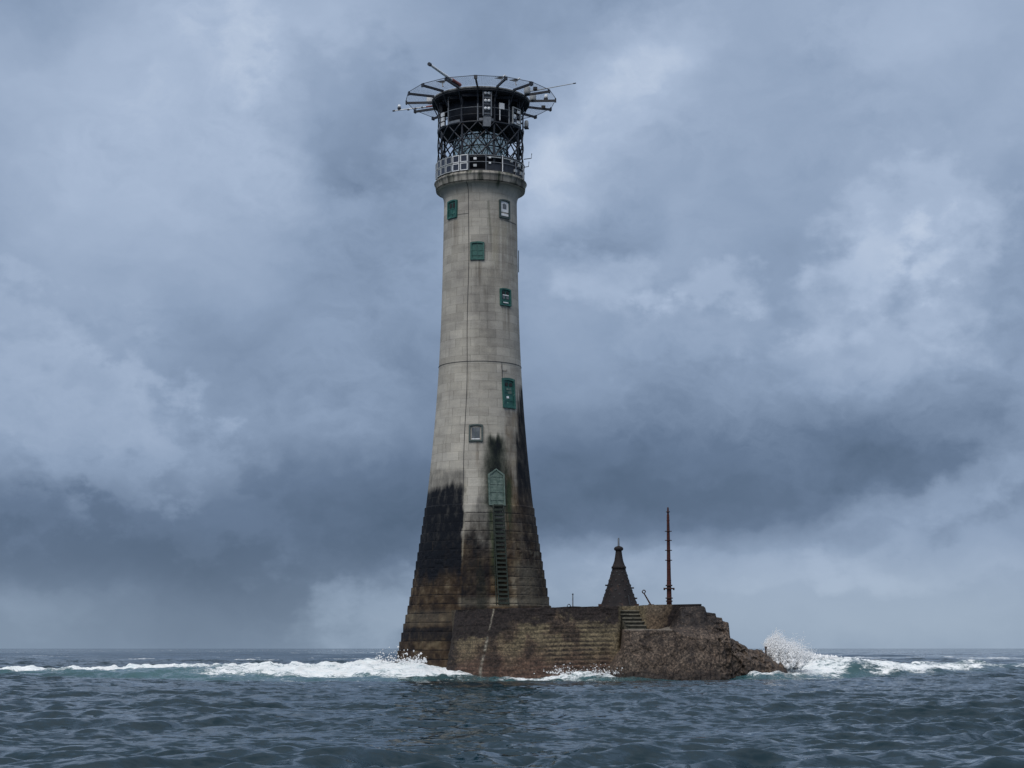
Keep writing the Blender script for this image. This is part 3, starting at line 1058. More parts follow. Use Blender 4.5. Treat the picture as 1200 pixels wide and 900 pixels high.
def build_shaft():
    zs, rs = [], []
    # steps, bottom to top
    for i in range(NSTEP, 0, -1):
        z0 = STEP_TOP - i * STEP_H
        r0 = float(np.interp(z0 + STEP_H * .15, _sz, _sr))
        for t in (0.0, .03, .2, .4, .6, .8, .95):
            zs.append(z0 + t * STEP_H)
            rs.append(r0 - .02 * t - (.015 if t == 0 else 0))
        zs.append(z0 + .997 * STEP_H)
        rs.append(r0 - .05)
    z = STEP_TOP
    while z < Z_NECK:
        zs.append(z)
        rs.append(float(np.polyval(_pf, z)))
        z += .085
    # cavetto
    Rg = R_COR - .10
    hgt = Z_GROOVE - Z_NECK
    for i in range(0, 15):
        a = i / 14 * math.pi / 2
        zs.append(Z_NECK + hgt * math.sin(a) * .96)
        rs.append(R_NECK + (Rg - R_NECK) * (1 - math.cos(a)))
    zs += [Z_GROOVE - .03, Z_GROOVE, Z_GROOVE + .05]
    rs += [Rg + .0, Rg - .10, Rg - .10]
    H = Z_TOP - Z_GROOVE
    for t, dr in ((.05, .01), (.10, .02), (.3, .035), (.5, .06), (.60, .09), (.66, .13), (.72, .14), (.80, .11), (.85, .02), (.95, .0), (1.0, -.02)):
        zs.append(Z_GROOVE + t * H)
        rs.append(Rg + dr)
    zs += [Z_TOP + .002, Z_TOP + .004]
    rs += [Rg - .3, .4]
    zs, rs = np.array(zs), np.array(rs)
    nphi = 520
    ph = np.arange(nphi) / nphi * 2 * math.pi - math.pi
    Zg, Pg = np.meshgrid(zs, ph, indexing='ij')
    Rg_ = np.repeat(rs[:, None], nphi, 1)
    # weathering of the stepped courses
    cx, cy = np.cos(Pg) * 5, np.sin(Pg) * 5
    low = sstep(STEP_TOP + .2, STEP_TOP - 4, Zg)
    Rg_ = Rg_ - low * .07 * np.clip(fbm(cx / .35, cy / .35, Zg / .25, 4, 8) - .42, 0, 1) * 2 + .006 * (fbm(cx / .9, cy / .9, Zg / .6, 3, 9) - .5)
    X = Rg_ * np.sin(Pg)
    Y = -Rg_ * np.cos(Pg)
    # stains and painted shade: laid out on the visible face, mirrored round the back
    Pm = np.where(np.abs(Pg) > math.pi / 2, np.sign(Pg) * math.pi - Pg, Pg)
    px, py = project(TX + Rg_ * np.sin(Pm), TY - Rg_ * np.cos(Pm), Zg)
    nA = fbm(cx / .9, cy / .9, Zg / 2.6, 5, 51)
    nS = fbm(cx / .28, cy / .28, Zg / 5.0, 4, 52)          # vertical streaks
    nB = fbm(cx / .6, cy / .6, Zg / .6, 5, 53)
    cabx = 562.6 - .292 * np.interp(py, [240, 560, 596, 711], [43, 58.8, 63, 83])
    # black growth, left face
    top = np.interp(px, [497, 505, 515, 525, 532, 538, 545], [575, 572, 568, 565, 563, 563, 563]) + (nS - .5) * 14
    bl = sstep(-7, 9, py - top) * sstep(1.5, -2.5, px - cabx + (nB - .5) * 10 + 5 * sstep(572, 560, py))
    bl *= 1 - .70 * sstep(664, 700, py + (nA - .5) * 30)
    # grey veil above it
    veil = .42 * sstep(545, 556, py + (nS - .5) * 6) * sstep(2, -2, px - cabx)
    black = np.maximum(bl, veil)
    # middle strip between cable and door
    md = sstep(-2, 2, px - cabx) * sstep(577, 572, px)
    xr = np.interp(py, [552, 590, 625, 665], [568, 555, 546, 540]) + (nS - .5) * 10
    black = np.maximum(black, md * sstep(-3, 4, px - xr) * (.30 + .45 * sstep(570, 640, py)) * sstep(548, 575, py))
    black = np.maximum(black, md * (.45 * sstep(588, 640, py + (nS - .5) * 50) + .25 * sstep(560, 580, py + (nS - .5) * 60) * sstep(560, 566, px)))
    # above the door and both sides of it
    dk = np.exp(-np.abs((px - 580.5) / np.interp(py, [505, 520, 550, 600], [7, 11, 14, 14])) ** 3) * sstep(506, 518, py + (nS - .5) * 14) * sstep(605, 590, py)
    green = dk * .95
    black = np.maximum(black, dk * .80)
    green = np.maximum(green, .9 * np.exp(-((px - (575 + (py - 600) * .08)) / 4.5) ** 2) * sstep(590, 600, py) * sstep(700, 660, py))
    green = np.maximum(green, .95 * np.exp(-((px - 596) / 4.5) ** 2) * sstep(552, 570, py) * sstep(640, 600, py) * (nS > .38))
    green = np.maximum(green, .45 * sstep(555, 560, px) * sstep(574, 568, px) * sstep(600, 640, py) * sstep(.45, .6, nS))
    # right edge, black from mid height down
    redge = np.interp(py, [440, 455, 480, 520, 560, 600], [613, 607, 606, 604, 603, 606])
    rb = sstep(-1.5, 3.5, px - redge + (nS - .5) * 8) * sstep(448, 462, py + (nB - .5) * 14)
    rb *= 1 - .35 * sstep(560, 600, py)
    black = np.maximum(black, rb * .95)
    br = .88 * sstep(588, 594, px) * sstep(520, 570, py + (nS - .5) * 60)
    br = np.maximum(br, .50 * sstep(590, 594, px) * sstep(478, 486, py + (nS - .5) * 10) * sstep(620, 560, py))
    br = np.maximum(br, .40 * np.exp(-((px - 560 + (py - 517) * .03) / 2.2) ** 2) * sstep(516, 520, py) * sstep(560, 530, py))
    for wx, wy, ww in ((532, 256, 4), (561, 304, 5), (593, 358, 4), (596, 478, 5), (559, 517, 3)):
        dd = py - wy
        br = np.maximum(br, .42 * np.exp(-((px - wx - (nS - .5) * 9) / ww) ** 2) * sstep(-1, 3, dd) * sstep(46, 8, dd) * sstep(.42, .58, nS))
    # all round: dark brown lower courses
    lowb = sstep(600, 655, py + (nA - .5) * 60)
    brown = np.maximum(br, lowb)
    black = np.maximum(black, .40 * sstep(625, 655, py) * sstep(712, 668, py + (nB - .5) * 40) * sstep(.42, .62, nB))
    black = np.maximum(black, .66 * sstep(586, 614, px) * sstep(585, 612, py + (nB - .5) * 40) * sstep(668, 640, py + (nB - .5) * 40))
    # calcite line below the conductor and beside the ladder
    calc = .6 * np.exp(-((px - cabx - .3) / .9) ** 2) * sstep(596, 606, py) * sstep(664, 650, py)
    calc = np.maximum(calc, .45 * np.exp(-((px - cabx) / 2.6) ** 2) * sstep(560, 570, py) * sstep(600, 578, py))
    calc = np.maximum(calc, .75 * np.exp(-((px - 575.2 - (py - 600) * .035) / .9) ** 2) * sstep(590, 596, py) * sstep(650, 630, py) * (nS > .4))
    # tread shadow and wet painted as a dark line along each course's foot
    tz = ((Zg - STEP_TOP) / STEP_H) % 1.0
    joint_shade = sstep(.24, .03, tz) * sstep(STEP_TOP + .1, STEP_TOP - .3, Zg) * (.55 + .8 * nB)
    black = np.maximum(black, .85 * joint_shade)
    course = _hash(np.floor((Zg - STEP_TOP) / STEP_H).astype(np.int64), np.floor(Pg * 1.7 + nA).astype(np.int64), np.zeros(Zg.shape, np.int64), 77)
    black = np.maximum(black, .45 * (course > .6) * sstep(640, 660, py) * sstep(706, 700, py) * sstep(600, 590, px))
    # black weed band near the foot, left
    black = np.maximum(black, .85 * sstep(731, 737, py + (nB - .5) * 8) * sstep(757, 748, py + (nB - .5) * 14))
    black = np.maximum(black, .5 * sstep(515, 524, px) * sstep(540, 532, px) * sstep(722, 735, py))  # crevice shade beside the landing wall, put into the colour
    # dry, ochre and pale stone
    pale = .52 * np.exp(-((px - 617) / 14) ** 2) * sstep(652, 668, py + (nB - .5) * 30) * sstep(712, 700, py)
    pale = np.maximum(pale, .55 * sstep(698, 703, py) * sstep(711, 709, py) * sstep(535, 540, px))
    pale = np.maximum(pale, .16 * sstep(712, 720, py) * sstep(736, 730, py + (nB - .5) * 8))
    pale = np.maximum(pale, .5 * sstep(.64, .72, nB) * sstep(630, 645, py) * sstep(592, 604, px))
    pale = np.maximum(pale, calc)
    black = black * (1 - calc)
    # pale run-off below the top windows, dark run-off at their side
    pale = np.maximum(pale, .50 * np.exp(-((px - 580 - (nS - .5) * 8) / 3.0) ** 2) * sstep(258, 270, py) * sstep(320, 300, py))
    pale = np.maximum(pale, .35 * np.exp(-((px - 592 - (nS - .5) * 8) / 4.0) ** 2) * sstep(254, 262, py) * sstep(300, 275, py))
    brown = np.maximum(brown, .22 * sstep(570, 580, px) * sstep(240, 262, py) * sstep(345, 315, py) * (nS > .45))
    green = np.maximum(green, .5 * np.exp(-((px - 572.5 - (py - 236) * .06) / 1.2) ** 2) * sstep(233, 237, py) * sstep(300, 260, py))
    black = np.maximum(black, .22 * sstep(553, 558, px) * sstep(584, 578, px) * sstep(306, 316, py) * sstep(446, 425, py) * (.5 + nA))
    # cornice: lichen and soot
    cor = sstep(Z_GROOVE - .02, Z_GROOVE, Zg)
    black = np.maximum(black, cor * (.25 + .35 * sstep(.5, .62, nS)))
    green = np.maximum(green, cor * .6 * sstep(.50, .62, nB + .12 * sstep(585, 610, px)))
    green = np.maximum(green, .8 * np.exp(-((px - 585 + (py - 205) * .15) / 2.2) ** 2) * sstep(198, 200, py) * sstep(224, 215, py))
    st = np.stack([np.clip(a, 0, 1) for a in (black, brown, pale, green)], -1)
    NB = 15
    uv = np.stack([Pg / (2 * math.pi) * NB + 50, (Zg - STEP_TOP) / STEP_H + 200], -1)
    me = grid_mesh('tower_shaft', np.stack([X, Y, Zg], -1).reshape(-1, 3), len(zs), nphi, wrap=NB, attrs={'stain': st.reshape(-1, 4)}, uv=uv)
    # keep the stepped courses and mouldings crisp
    flat = np.repeat(zs[:-1] < STEP_TOP - .01, nphi)
    sm = np.ones(len(me.polygons), bool)
    sm[flat] = False
    me.polygons.foreach_set('use_smooth', sm)
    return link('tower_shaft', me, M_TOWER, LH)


build_shaft()


def arch(w, h, rise, n=8):
    """outline of an opening with a low arched head; origin at its centre"""
    p = [(-w / 2, -h / 2), (w / 2, -h / 2)]
    for i in range(n + 1):
        a = i / n
        x = w / 2 - w * a
        p.append((x, h / 2 - rise + rise * (1 - (2 * x / w) ** 2)))
    return p


def front_z(py, phi, rguess=2.7):
    z = 20
    for _ in range(4):
        z = zpx(py, TY - shaft_r(z) * math.cos(phi))
    return z


def window(phi_deg, y0, y1, width, kind):
    phi = phi_deg * DEG
    zb, zt = front_z(y1, phi), front_z(y0, phi)
    h, zc = zt - zb, (zt + zb) / 2
    r = shaft_r(zc)
    tilt = -math.atan((shaft_r(zc - .5) - shaft_r(zc + .5)))
    M = polar_M(phi, r * math.cos(width / 2 / r) * .5 + r * .5 + .02, zc, tilt)
    out, inn = arch(width, h, .07), arch(width * .78, h * .84, .05)
    fm = {'shutter': M_VERDI, 'mixed': M_VERDI, 'long': M_VERDI, 'board': M_VERDI_DARK, 'pane': M_VERDI_DARK}[kind]
    wf = MB().frame(out, inn, -.10, .12, M).build('window', fm, LH)
    wi, hi = width * .78, h * .84
    if kind in ('shutter', 'mixed', 'long'):
        MB().prism(inn, -.015, .06, M).build('shutter', M_VERDI, wf)
        mb = MB()
        mb.box((0, -.03, 0), (.05, .03, hi * .97), M)
        mb.box((0, -.025, hi * .02), (wi * .96, .03, .05), M)
        mb.box((0, -.025, -hi * .30), (wi * .96, .03, .05), M)
        mb.build('shutter_bar', M_VERDI, wf)
    if kind == 'shutter' and phi_deg < -30:
        for s in (-1, 1):
            MB().prism(arch(wi * .26, hi * .30, .03), -.045, .02, M @ Matrix.Translation((s * wi * .22, 0, hi * .24))).build('pane', M_DARKGAP, wf)
    if kind == 'mixed':
        for s in (-1, 1):
            for q, mm in ((.26, M_DARKGAP), (-.02, M_PANE)):
                MB().prism(arch(wi * .30, hi * .22, .01), -.045, .02, M @ Matrix.Translation((s * wi * .24, 0, hi * q))).build('pane', mm, wf)
        MB().box((0, -.05, hi * .12), (wi * .7, .03, hi * .06), M).build('white_slat', M_WHITE, wf)
        MB().box((0, -.05, -hi * .38), (wi * .6, .03, hi * .07), M).build('white_slat', M_WHITE, wf)
    if kind == 'long':
        for s in (-1, 1):
            MB().prism(arch(wi * .30, hi * .14, .03), -.045, .02, M @ Matrix.Translation((s * wi * .22, 0, hi * .34))).build('pane', M_DARKGAP, wf)
        for k, (dx, dz, ww, hh) in enumerate(((.0, .16, .5, .10), (.1, .03, .42, .12), (-.12, -.17, .30, .10))):
            MB().prism([(-wi * ww / 2, -hi * hh / 2), (wi * ww / 2, -hi * hh * .4), (wi * ww * .4, hi * hh / 2), (-wi * ww * .45, hi * hh * .35)], -.045, .0,
                       M @ Matrix.Translation((dx * wi, 0, dz * hi))).build('patch', M_VERDI_PALE if k < 2 else M_WHITE, wf)
    if kind == 'board':
        MB().prism([(-wi / 2, -hi * .20), (wi / 2, -hi * .20), (wi / 2, hi * .47), (-wi / 2, hi * .47)], -.02, .05, M).build('board', M_WHITE, wf)
        MB().prism(arch(wi * .46, hi * .34, .06), -.035, .0, M @ Matrix.Translation((0, 0, hi * .17))).build('pane', M_PANE, wf)
        MB().box((0, -.03, -hi * .38), (wi * .9, .05, hi * .14), M).build('sill', M_WHITE, wf)
        MB().prism(inn, .05, .11, M).build('recess', M_DARKGAP, wf)
    if kind == 'pane':
        MB().prism(inn, .05, .11, M).build('recess', M_DARKGAP, wf)
        MB().box((0, .0, -hi * .02), (wi * .74, .03, hi * .78), M).build('pane', M_PANE, wf)
        MB().box((0, -.02, 0), (.03, .02, hi * .76), M).build('glazing_bar', M_VERDI_DARK, wf)
        MB().box((0, -.03, -hi * .42), (wi * .74, .05, .07), M).build('sill', M_WHITE, wf)
    return wf


window(-47.5, 234.5, 256, 1.0, 'shutter')
window(-3.5, 283, 304.5, 1.0, 'shutter')
window(41, 338, 358.5, .98, 'mixed')
window(41, 234, 256, .95, 'board')
window(42, 443, 478.5, 1.12, 'long')
window(-3.7, 497, 517.5, .98, 'pane')


# door with its pointed head
def build_door():
    phi = 19.3 * DEG
    zb, zt = front_z(592.5, phi), front_z(549, phi)
    h = zt - zb
    w = 1.17
    zc = (zb + zt) / 2
    tilt = -math.atan(shaft_r(zc - .5) - shaft_r(zc + .5))
    M = polar_M(phi, shaft_r(zc) + .03, zc, tilt)
    o = [(-w / 2, -h / 2), (w / 2, -h / 2), (w / 2, h / 2 - .42), (w / 2 - .06, h / 2 - .36), (w * .14, h / 2 - .12), (0, h / 2), (-w * .14, h / 2 - .12), (-w / 2 + .06, h / 2 - .36), (-w / 2, h / 2 - .42)]
    i = [(x * .84, z * .93 - .02) for x, z in o]
    d = MB().frame(o, i, -.09, .15, M).build('door', M_VERDI_PALE, LH)
    MB().prism(i, -.02, .08, M).build('door_leaf', M_VERDI_PALE, d)
    mb = MB()
    for z in (-.9, -.35, .2, .72):
        mb.box((0, -.035, z), (w * .80, .03, .06), M)
    mb.box((0, -.034, -.1), (.05, .025, h * .78), M)
    mb.build('door_rib', M_VERDI_PALE, d)


build_door()


# ladder up the stepped base to the door
def build_ladder():
    phi = 20.0 * DEG
    z0, z1 = front_z(709, phi), front_z(592, phi)
    fnr = lambda z: float(np.interp(z, _sz, _sr)) + .16
    mb = MB()
    MBs = []
    lad = None
    for s in (-1, 1):
        pts = []
        for k in range(25):
            z = z0 + (z1 - z0) * k / 24
            p = cyl(phi, fnr(z), z) + Vector((math.cos(phi), math.sin(phi), 0)) * s * .36
            pts.append(p)
        if lad is None:
            e = MB().path(pts, .04).build('ladder', M_LADDER, LH)
            lad = e
        else:
            MB().path(pts, .04).build('ladder_rail', M_LADDER, lad)
    n = 23
    for k in range(n):
        z = z0 + .12 + (z1 - z0 - .15) * k / (n - 1)
        M = polar_M(phi, fnr(z) - .04, z)
        MB().box((0, 0, 0), (.66, .18, .13), M).build('rung', M_LADDER, lad)
    # pale pipe beside it
    pts = [cyl(phi - .1 + .0 * k, fnr(z0 + (z1 - z0) * k / 24) - .05, z0 + (z1 - z0) * k / 24) for k in range(25)]
    MB().path(pts, .026).build('pipe', M_LADDER, LH)


build_ladder()


# lightning conductor and cables
def cable(phi0, za, zb, r=.022, m=M_CABLE, name='conductor'):
    n = 90
    pts = []
    for k in range(n + 1):
        z = za + (zb - za) * k / n
        if z > Z_NECK:
            t = min((z - Z_NECK) / (Z_GROOVE - Z_NECK), 1)
            rr = R_NECK + (R_COR - .10 - R_NECK) * (1 - math.sqrt(max(0, 1 - t * t)))
            rr = max(rr, R_NECK)
        else:
            rr = shaft_r(z) + (.09 if z < STEP_TOP else 0)
        pts.append(cyl(phi0 + .012 * math.sin(z * .7), rr + .012, z))
    return MB().path(pts, r, 6).build(name, m, LH)


cable(-17 * DEG, front_z(592, -.3), Z_GROOVE)
cable(31.8 * DEG, front_z(444, .55), front_z(424, .55), .022)
zj = front_z(423, 0)
MB().ring(shaft_r(zj) + .01, zj, .022, 96).build('conductor_band', M_CABLE, LH)
for zc, a0, a1 in ((front_z(252, -.7), -.83, -.30), (front_z(259, .8), .72, 1.3)):
    MB().ring(shaft_r(zc) + .008, zc, .014, 20, 6, a0, a1).build('conductor_band', M_CABLE, LH)
M_ = polar_M(35.5 * DEG, shaft_r(front_z(436, .62)) + .01, front_z(433, .62))
MB().path([(-.22, 0, .25), (-.2, -.03, -.1), (.22, -.03, -.1), (.23, 0, .02)], .018, 6, False, M_).build('bracket', M_CABLE, LH)
zc = front_z(305, 1.4)
MB().tube(cyl(88 * DEG, shaft_r(zc) + .06, zc - .8), cyl(88 * DEG, shaft_r(zc) + .06, zc + .8), .03).build('vent_pipe', M_VERDI_DARK, LH)

# ------------------------------------------------------------------ lantern and helideck frame
RF = 3.08                                     # radius of the steel cage
ZG = Z_TOP
Z_R1 = zpx(181.5, TY - RF)                    # top of gallery rail / foot of the diagonals
Z_R2 = zpx(142.0, TY - RF)                    # upper walkway
ZD = zpx(119, TY)                             # deck
RD, RT = 3.55, 5.50

lantern = MB().lathe([(2.05, ZG + .01), (2.05, ZG + 1.25), (2.12, ZG + 1.28), (2.12, ZG + 1.38), (1.9, ZG + 1.4)], 48).build('lantern', M_STEEL, LH)
zl0, zl1 = ZG + 1.38, Z_R2 + .25


def build_lantern():
    # glass drum
    n = 48
    vs, fs = [], []
    for z in (zl0, zl1):
        for i in range(n):
            vs.append(cyl(2 * math.pi * i / n, 1.98, z))
    fs = [(i, (i + 1) % n, n + (i + 1) % n, n + i) for i in range(n)]
    MB().add(vs, fs, True).build('lantern_glass', M_GLASS, lantern)
    # diagonal glazing bars
    mb = MB()
    nb = 12
    rows = 3
    hz = (zl1 - zl0) / rows
    for i in range(nb):
        for s in (-1, 1):
            pts = []
            for k in range(rows * 4 + 1):
                t = k / 4
                pts.append(cyl(2 * math.pi * (i + s * t * .5) / nb, 2.0, zl0 + hz * t))
            mb.path(pts, .035, 5)
    for k in range(rows + 1):
        mb.ring(2.0, zl0 + hz * k, .045, 48)
    mb.build('glazing_bar', M_STEEL, lantern)
    MB().lathe([(2.2, zl1), (2.28, zl1 + .12), (1.9, zl1 + .45), (1.2, zl1 + .85), (.5, zl1 + 1.1), (.42, zl1 + 1.35), (.1, zl1 + 1.45)], 40).build('lantern_roof', M_STEEL, lantern)
    # optic: stacked prism rings
    prof = [(.35, zl0 - .2)]
    m = 26
    for k in range(m):
        t = k / (m - 1)
        R = 1.0 + .62 * math.sin(math.pi * t) ** .7
        z = zl0 + .05 + (zl1 - zl0 - .35) * t
        prof += [(R, z), (R - .06, z + .05)]
    prof.append((.3, zl1 - .2))
    MB().lathe(prof, 32).build('lens', M_LENS, lantern)


build_lantern()

cage = MB().ring(RF, ZG + .06, .06, 64).ring(RF, Z_R1, .055, 64).ring(RF, (Z_R1 + Z_R2) / 2, .035, 64).ring(RF, Z_R2, .07, 64).build('steel_cage', M_STEEL, LH)
NA = 16
A0 = -2.8 * DEG


def build_cage():
    for i in range(NA):
        a = A0 + 2 * math.pi * i / NA
        # posts below and above
        MB().tube(cyl(a, RF, Z_R2), cyl(a, RF, ZD - .2), .055).build('post', M_STEEL if i % 2 else M_STEEL_LIGHT, cage)
        MB().tube(cyl(a + math.pi / NA, RF, ZG), cyl(a + math.pi / NA, RF, Z_R1), .05).build('post', M_STEEL, cage)
        for s in (-1, 1):
            pts = []
            for k in range(9):
                t = k / 8
                pts.append(cyl(a + s * t * 2 * 2 * math.pi / NA, RF - .02 * s, Z_R2 - (Z_R2 - Z_R1) * t))
            MB().path(pts, .05, 6).build('brace', M_STEEL, cage)
        # bracket under the deck
        MB().tube(cyl(a, RF, ZD - 1.2), cyl(a, RD - .02, ZD - .28), .04).build('strut', M_STEEL, cage)
    # heavier columns
    for i in range(8):
        a = A0 + 2 * math.pi * (i + .5) / 8
        MB().tube(cyl(a, RF - .12, ZG), cyl(a, RF - .12, ZD - .3), .085).build('column', M_STEEL, cage)
    # walkway grating and its rails
    MB().lathe([(RF - .85, Z_R2 - .06), (RF + .05, Z_R2 - .06), (RF + .05, Z_R2 - .01), (RF - .85, Z_R2 - .01)], 64).build('walkway', M_DECK, cage)
    for dz, m in ((.55, M_STEEL), (1.05, M_STEEL_LIGHT)):
        MB().ring(RF + .02, Z_R2 + dz, .03, 64).build('rail', m, cage)
    # kick plates between posts
    for i in range(NA):
        if i % 2 == 0:
            a = A0 + 2 * math.pi * i / NA
            mb = MB()
            for k in range(6):
                b0, b1 = a + .03 + k * .055, a + .03 + (k + 1) * .055
                vs = [cyl(b0, RF + .05, Z_R2 + .04), cyl(b1, RF + .05, Z_R2 + .04), cyl(b1, RF + .05, Z_R2 + .22), cyl(b0, RF + .05, Z_R2 + .22),
                      cyl(b0, RF + .08, Z_R2 + .04), cyl(b1, RF + .08, Z_R2 + .04), cyl(b1, RF + .08, Z_R2 + .22), cyl(b0, RF + .08, Z_R2 + .22)]
                mb.add(vs, [(0, 1, 2, 3), (7, 6, 5, 4), (0, 4, 5, 1), (3, 2, 6, 7)])
            mb.build('kick_plate', M_STEEL_LIGHT, cage)
    # inner drum under the deck: plating between the roof and the deck, with ribs
    mb = MB().lathe([(2.35, Z_R2 + .3), (2.45, ZD - .5), (2.2, ZD - .4)], 40)
    mb.build('shroud', M_DECK, cage)


build_cage()

# gallery rail furniture -------------------------------------------------
rail = MB().ring(RF + .10, ZG + 1.12, .035, 80).build('gallery_railing', M_STEEL_LIGHT, LH)
MB().ring(RF + .10, ZG + .62, .028, 80).build('rail', M_STEEL_LIGHT, rail)
for i in range(NA):
    a = -14.5 * DEG + 2 * math.pi * i / NA
    MB().tube(cyl(a, RF + .10, ZG), cyl(a, RF + .10, ZG + 1.22), .035).build('post', M_WHITE if i in (2, 4) else M_STEEL_LIGHT, rail)
# infill sheets on the right-hand bays
for i in (1, 2, 3, 4, 6, 9, 11):
    a = -14.5 * DEG + 2 * math.pi * i / NA
    mb = MB()
    for k in range(6):
        b0, b1 = a + .02 + k * .058, a + .02 + (k + 1) * .058
        z0, z1 = ZG + .08, ZG + (.56 if i % 2 else .96)
        vs = [cyl(b0, RF + .02, z0), cyl(b1, RF + .02, z0), cyl(b1, RF + .02, z1), cyl(b0, RF + .02, z1),
              cyl(b0, RF - .01, z0), cyl(b1, RF - .01, z0), cyl(b1, RF - .01, z1), cyl(b0, RF - .01, z1)]
        mb.add(vs, [(0, 1, 2, 3), (7, 6, 5, 4), (0, 4, 5, 1), (3, 2, 6, 7)])
    mb.build('sheet', M_STEEL, rail)
    if i in (1, 2, 3):
        MB().ring(RF + .07, ZG + .99, .045, 12, 6, a + .03, a + .36).build('pipe', M_GREY, rail)
# solar panels
for bay in range(3):
    for cidx in range(2):
        for ridx in range(2):
            a = (-14.5 - 22.5 * bay - 5.6 - 11.2 * cidx) * DEG
            M = polar_M(a, RF + .17, ZG + .30 + ridx * .60)
            w, h = .56, .54
            o = [(-w / 2, -h / 2), (w / 2, -h / 2), (w / 2, h / 2), (-w / 2, h / 2)]
            inn = [(x * .80, z * .80) for x, z in o]
            p = MB().frame(o, inn, -.03, .03, M).build('solar_panel', M_WHITE if bay < 1 else M_GREY, LH)
            MB().prism(inn, -.012, .02, M).build('solar_cell', M_CELL, p)
# small lamps and boxes standing behind the rail
for a, dz, s in ((-6, .35, .18), (-6, .85, .16), (13, .55, .12), (13, .95, .12), (53, .3, .2), (62, .8, .22), (68, .3, .22), (45, .9, .14)):
    M = polar_M(a * DEG, RF + .08, ZG + dz)
    MB().box((0, 0, 0), (s * 1.3, .12, s), M).build('equipment_box', M_WHITE if abs(a) < 20 and dz > .5 else M_GREY, LH)
for dz, out in ((1.55, .55), (.95, .35)):
    b = cyl(80 * DEG, RF + .1, ZG + dz)
    e = cyl(80 * DEG, RF + .1 + out, ZG + dz + .05)
    MB().path([b, e, e + Vector((.03, 0, .35))], .03, 6).build('antenna', M_STEEL, LH)
# white lattice panel on the right of the walkway
M = polar_M(54 * DEG, RF + .14, Z_R2 + .72)
lp = MB()
w, h = .95, 1.25
lp.frame([(-w / 2, -h / 2), (w / 2, -h / 2), (w / 2, h / 2), (-w / 2, h / 2)], [(-w / 2 + .07, -h / 2 + .07), (w / 2 - .07, -h / 2 + .07), (w / 2 - .07, h / 2 - .07), (-w / 2 + .07, h / 2 - .07)], -.04, .04, M)
pan = lp.build('louvre_panel', M_GREY, LH)
for r_ in range(3):
    for c_ in range(2):
        MB().box((-.23 + .46 * c_, 0, -.38 + .38 * r_), (.30, .05, .20), M).build('louvre', M_WHITE if (r_ + c_) % 2 else M_STEEL, pan)
M = polar_M(-58 * DEG, RF + .1, Z_R2 + .55)
for k in range(3):
    MB().box((0, 0, -.35 + .36 * k), (.4, .1, .26), M).build('equipment_box', M_WHITE, LH)
M = polar_M(80 * DEG, RF + .30, Z_R2 + .35)
MB().lathe([(.12, 0), (.15, .05), (.16, .25), (.13, .45), (.05, .5)], 20, M).build('radome', M_GREY, LH)
MB().box((-.05, 0, -.08), (.5, .3, .08), M).build('bracket', M_STEEL, LH)
# ladder of lamps hanging at the front, and the square white board
M = polar_M(9 * DEG, RF + .22, (Z_R2 + ZD) / 2 + .15)
hh = ZD - Z_R2 - .35
lc = MB().box((-.29, 0, 0), (.08, .14, hh), M).box((.29, 0, 0), (.08, .14, hh), M).box((0, .05, 0), (.5, .04, hh), M).build('lamp_column', M_STEEL_LIGHT, LH)
for k in range(3):
    for s in (-.12, .12):
        MB().lathe([(.10, -.05), (.12, 0), (.10, .06)], 14, M @ Matrix.Translation((s, -.04, hh * (.30 - .27 * k))) @ Matrix.Rotation(math.pi / 2, 4, 'X')).build('lamp', M_LAMPGLASS, lc)
for k in range(9):
    MB().box((0, -.02, -hh / 2 + hh * (k + .5) / 9), (.5, .05, .05), M).build('crossbar', M_STEEL, lc)
M2 = polar_M(9 * DEG, RF + .2, Z_R2 - .1)
MB().prism([(-.30, -.35), (.24, -.35), (.30, .35), (-.28, .35)], -.12, .12, M2).build('cabinet', M_STEEL_LIGHT, LH)
M = polar_M(29 * DEG, RF + .12, zpx(125, TY - RF * .87))
bd = MB().box((0, 0, 0), (.40, .06, .44), M).build('notice_board', M_WHITE, LH)
MB().box((-.14, .03, -.6), (.05, .05, .9), M).build('board_post', M_WHITE, bd)


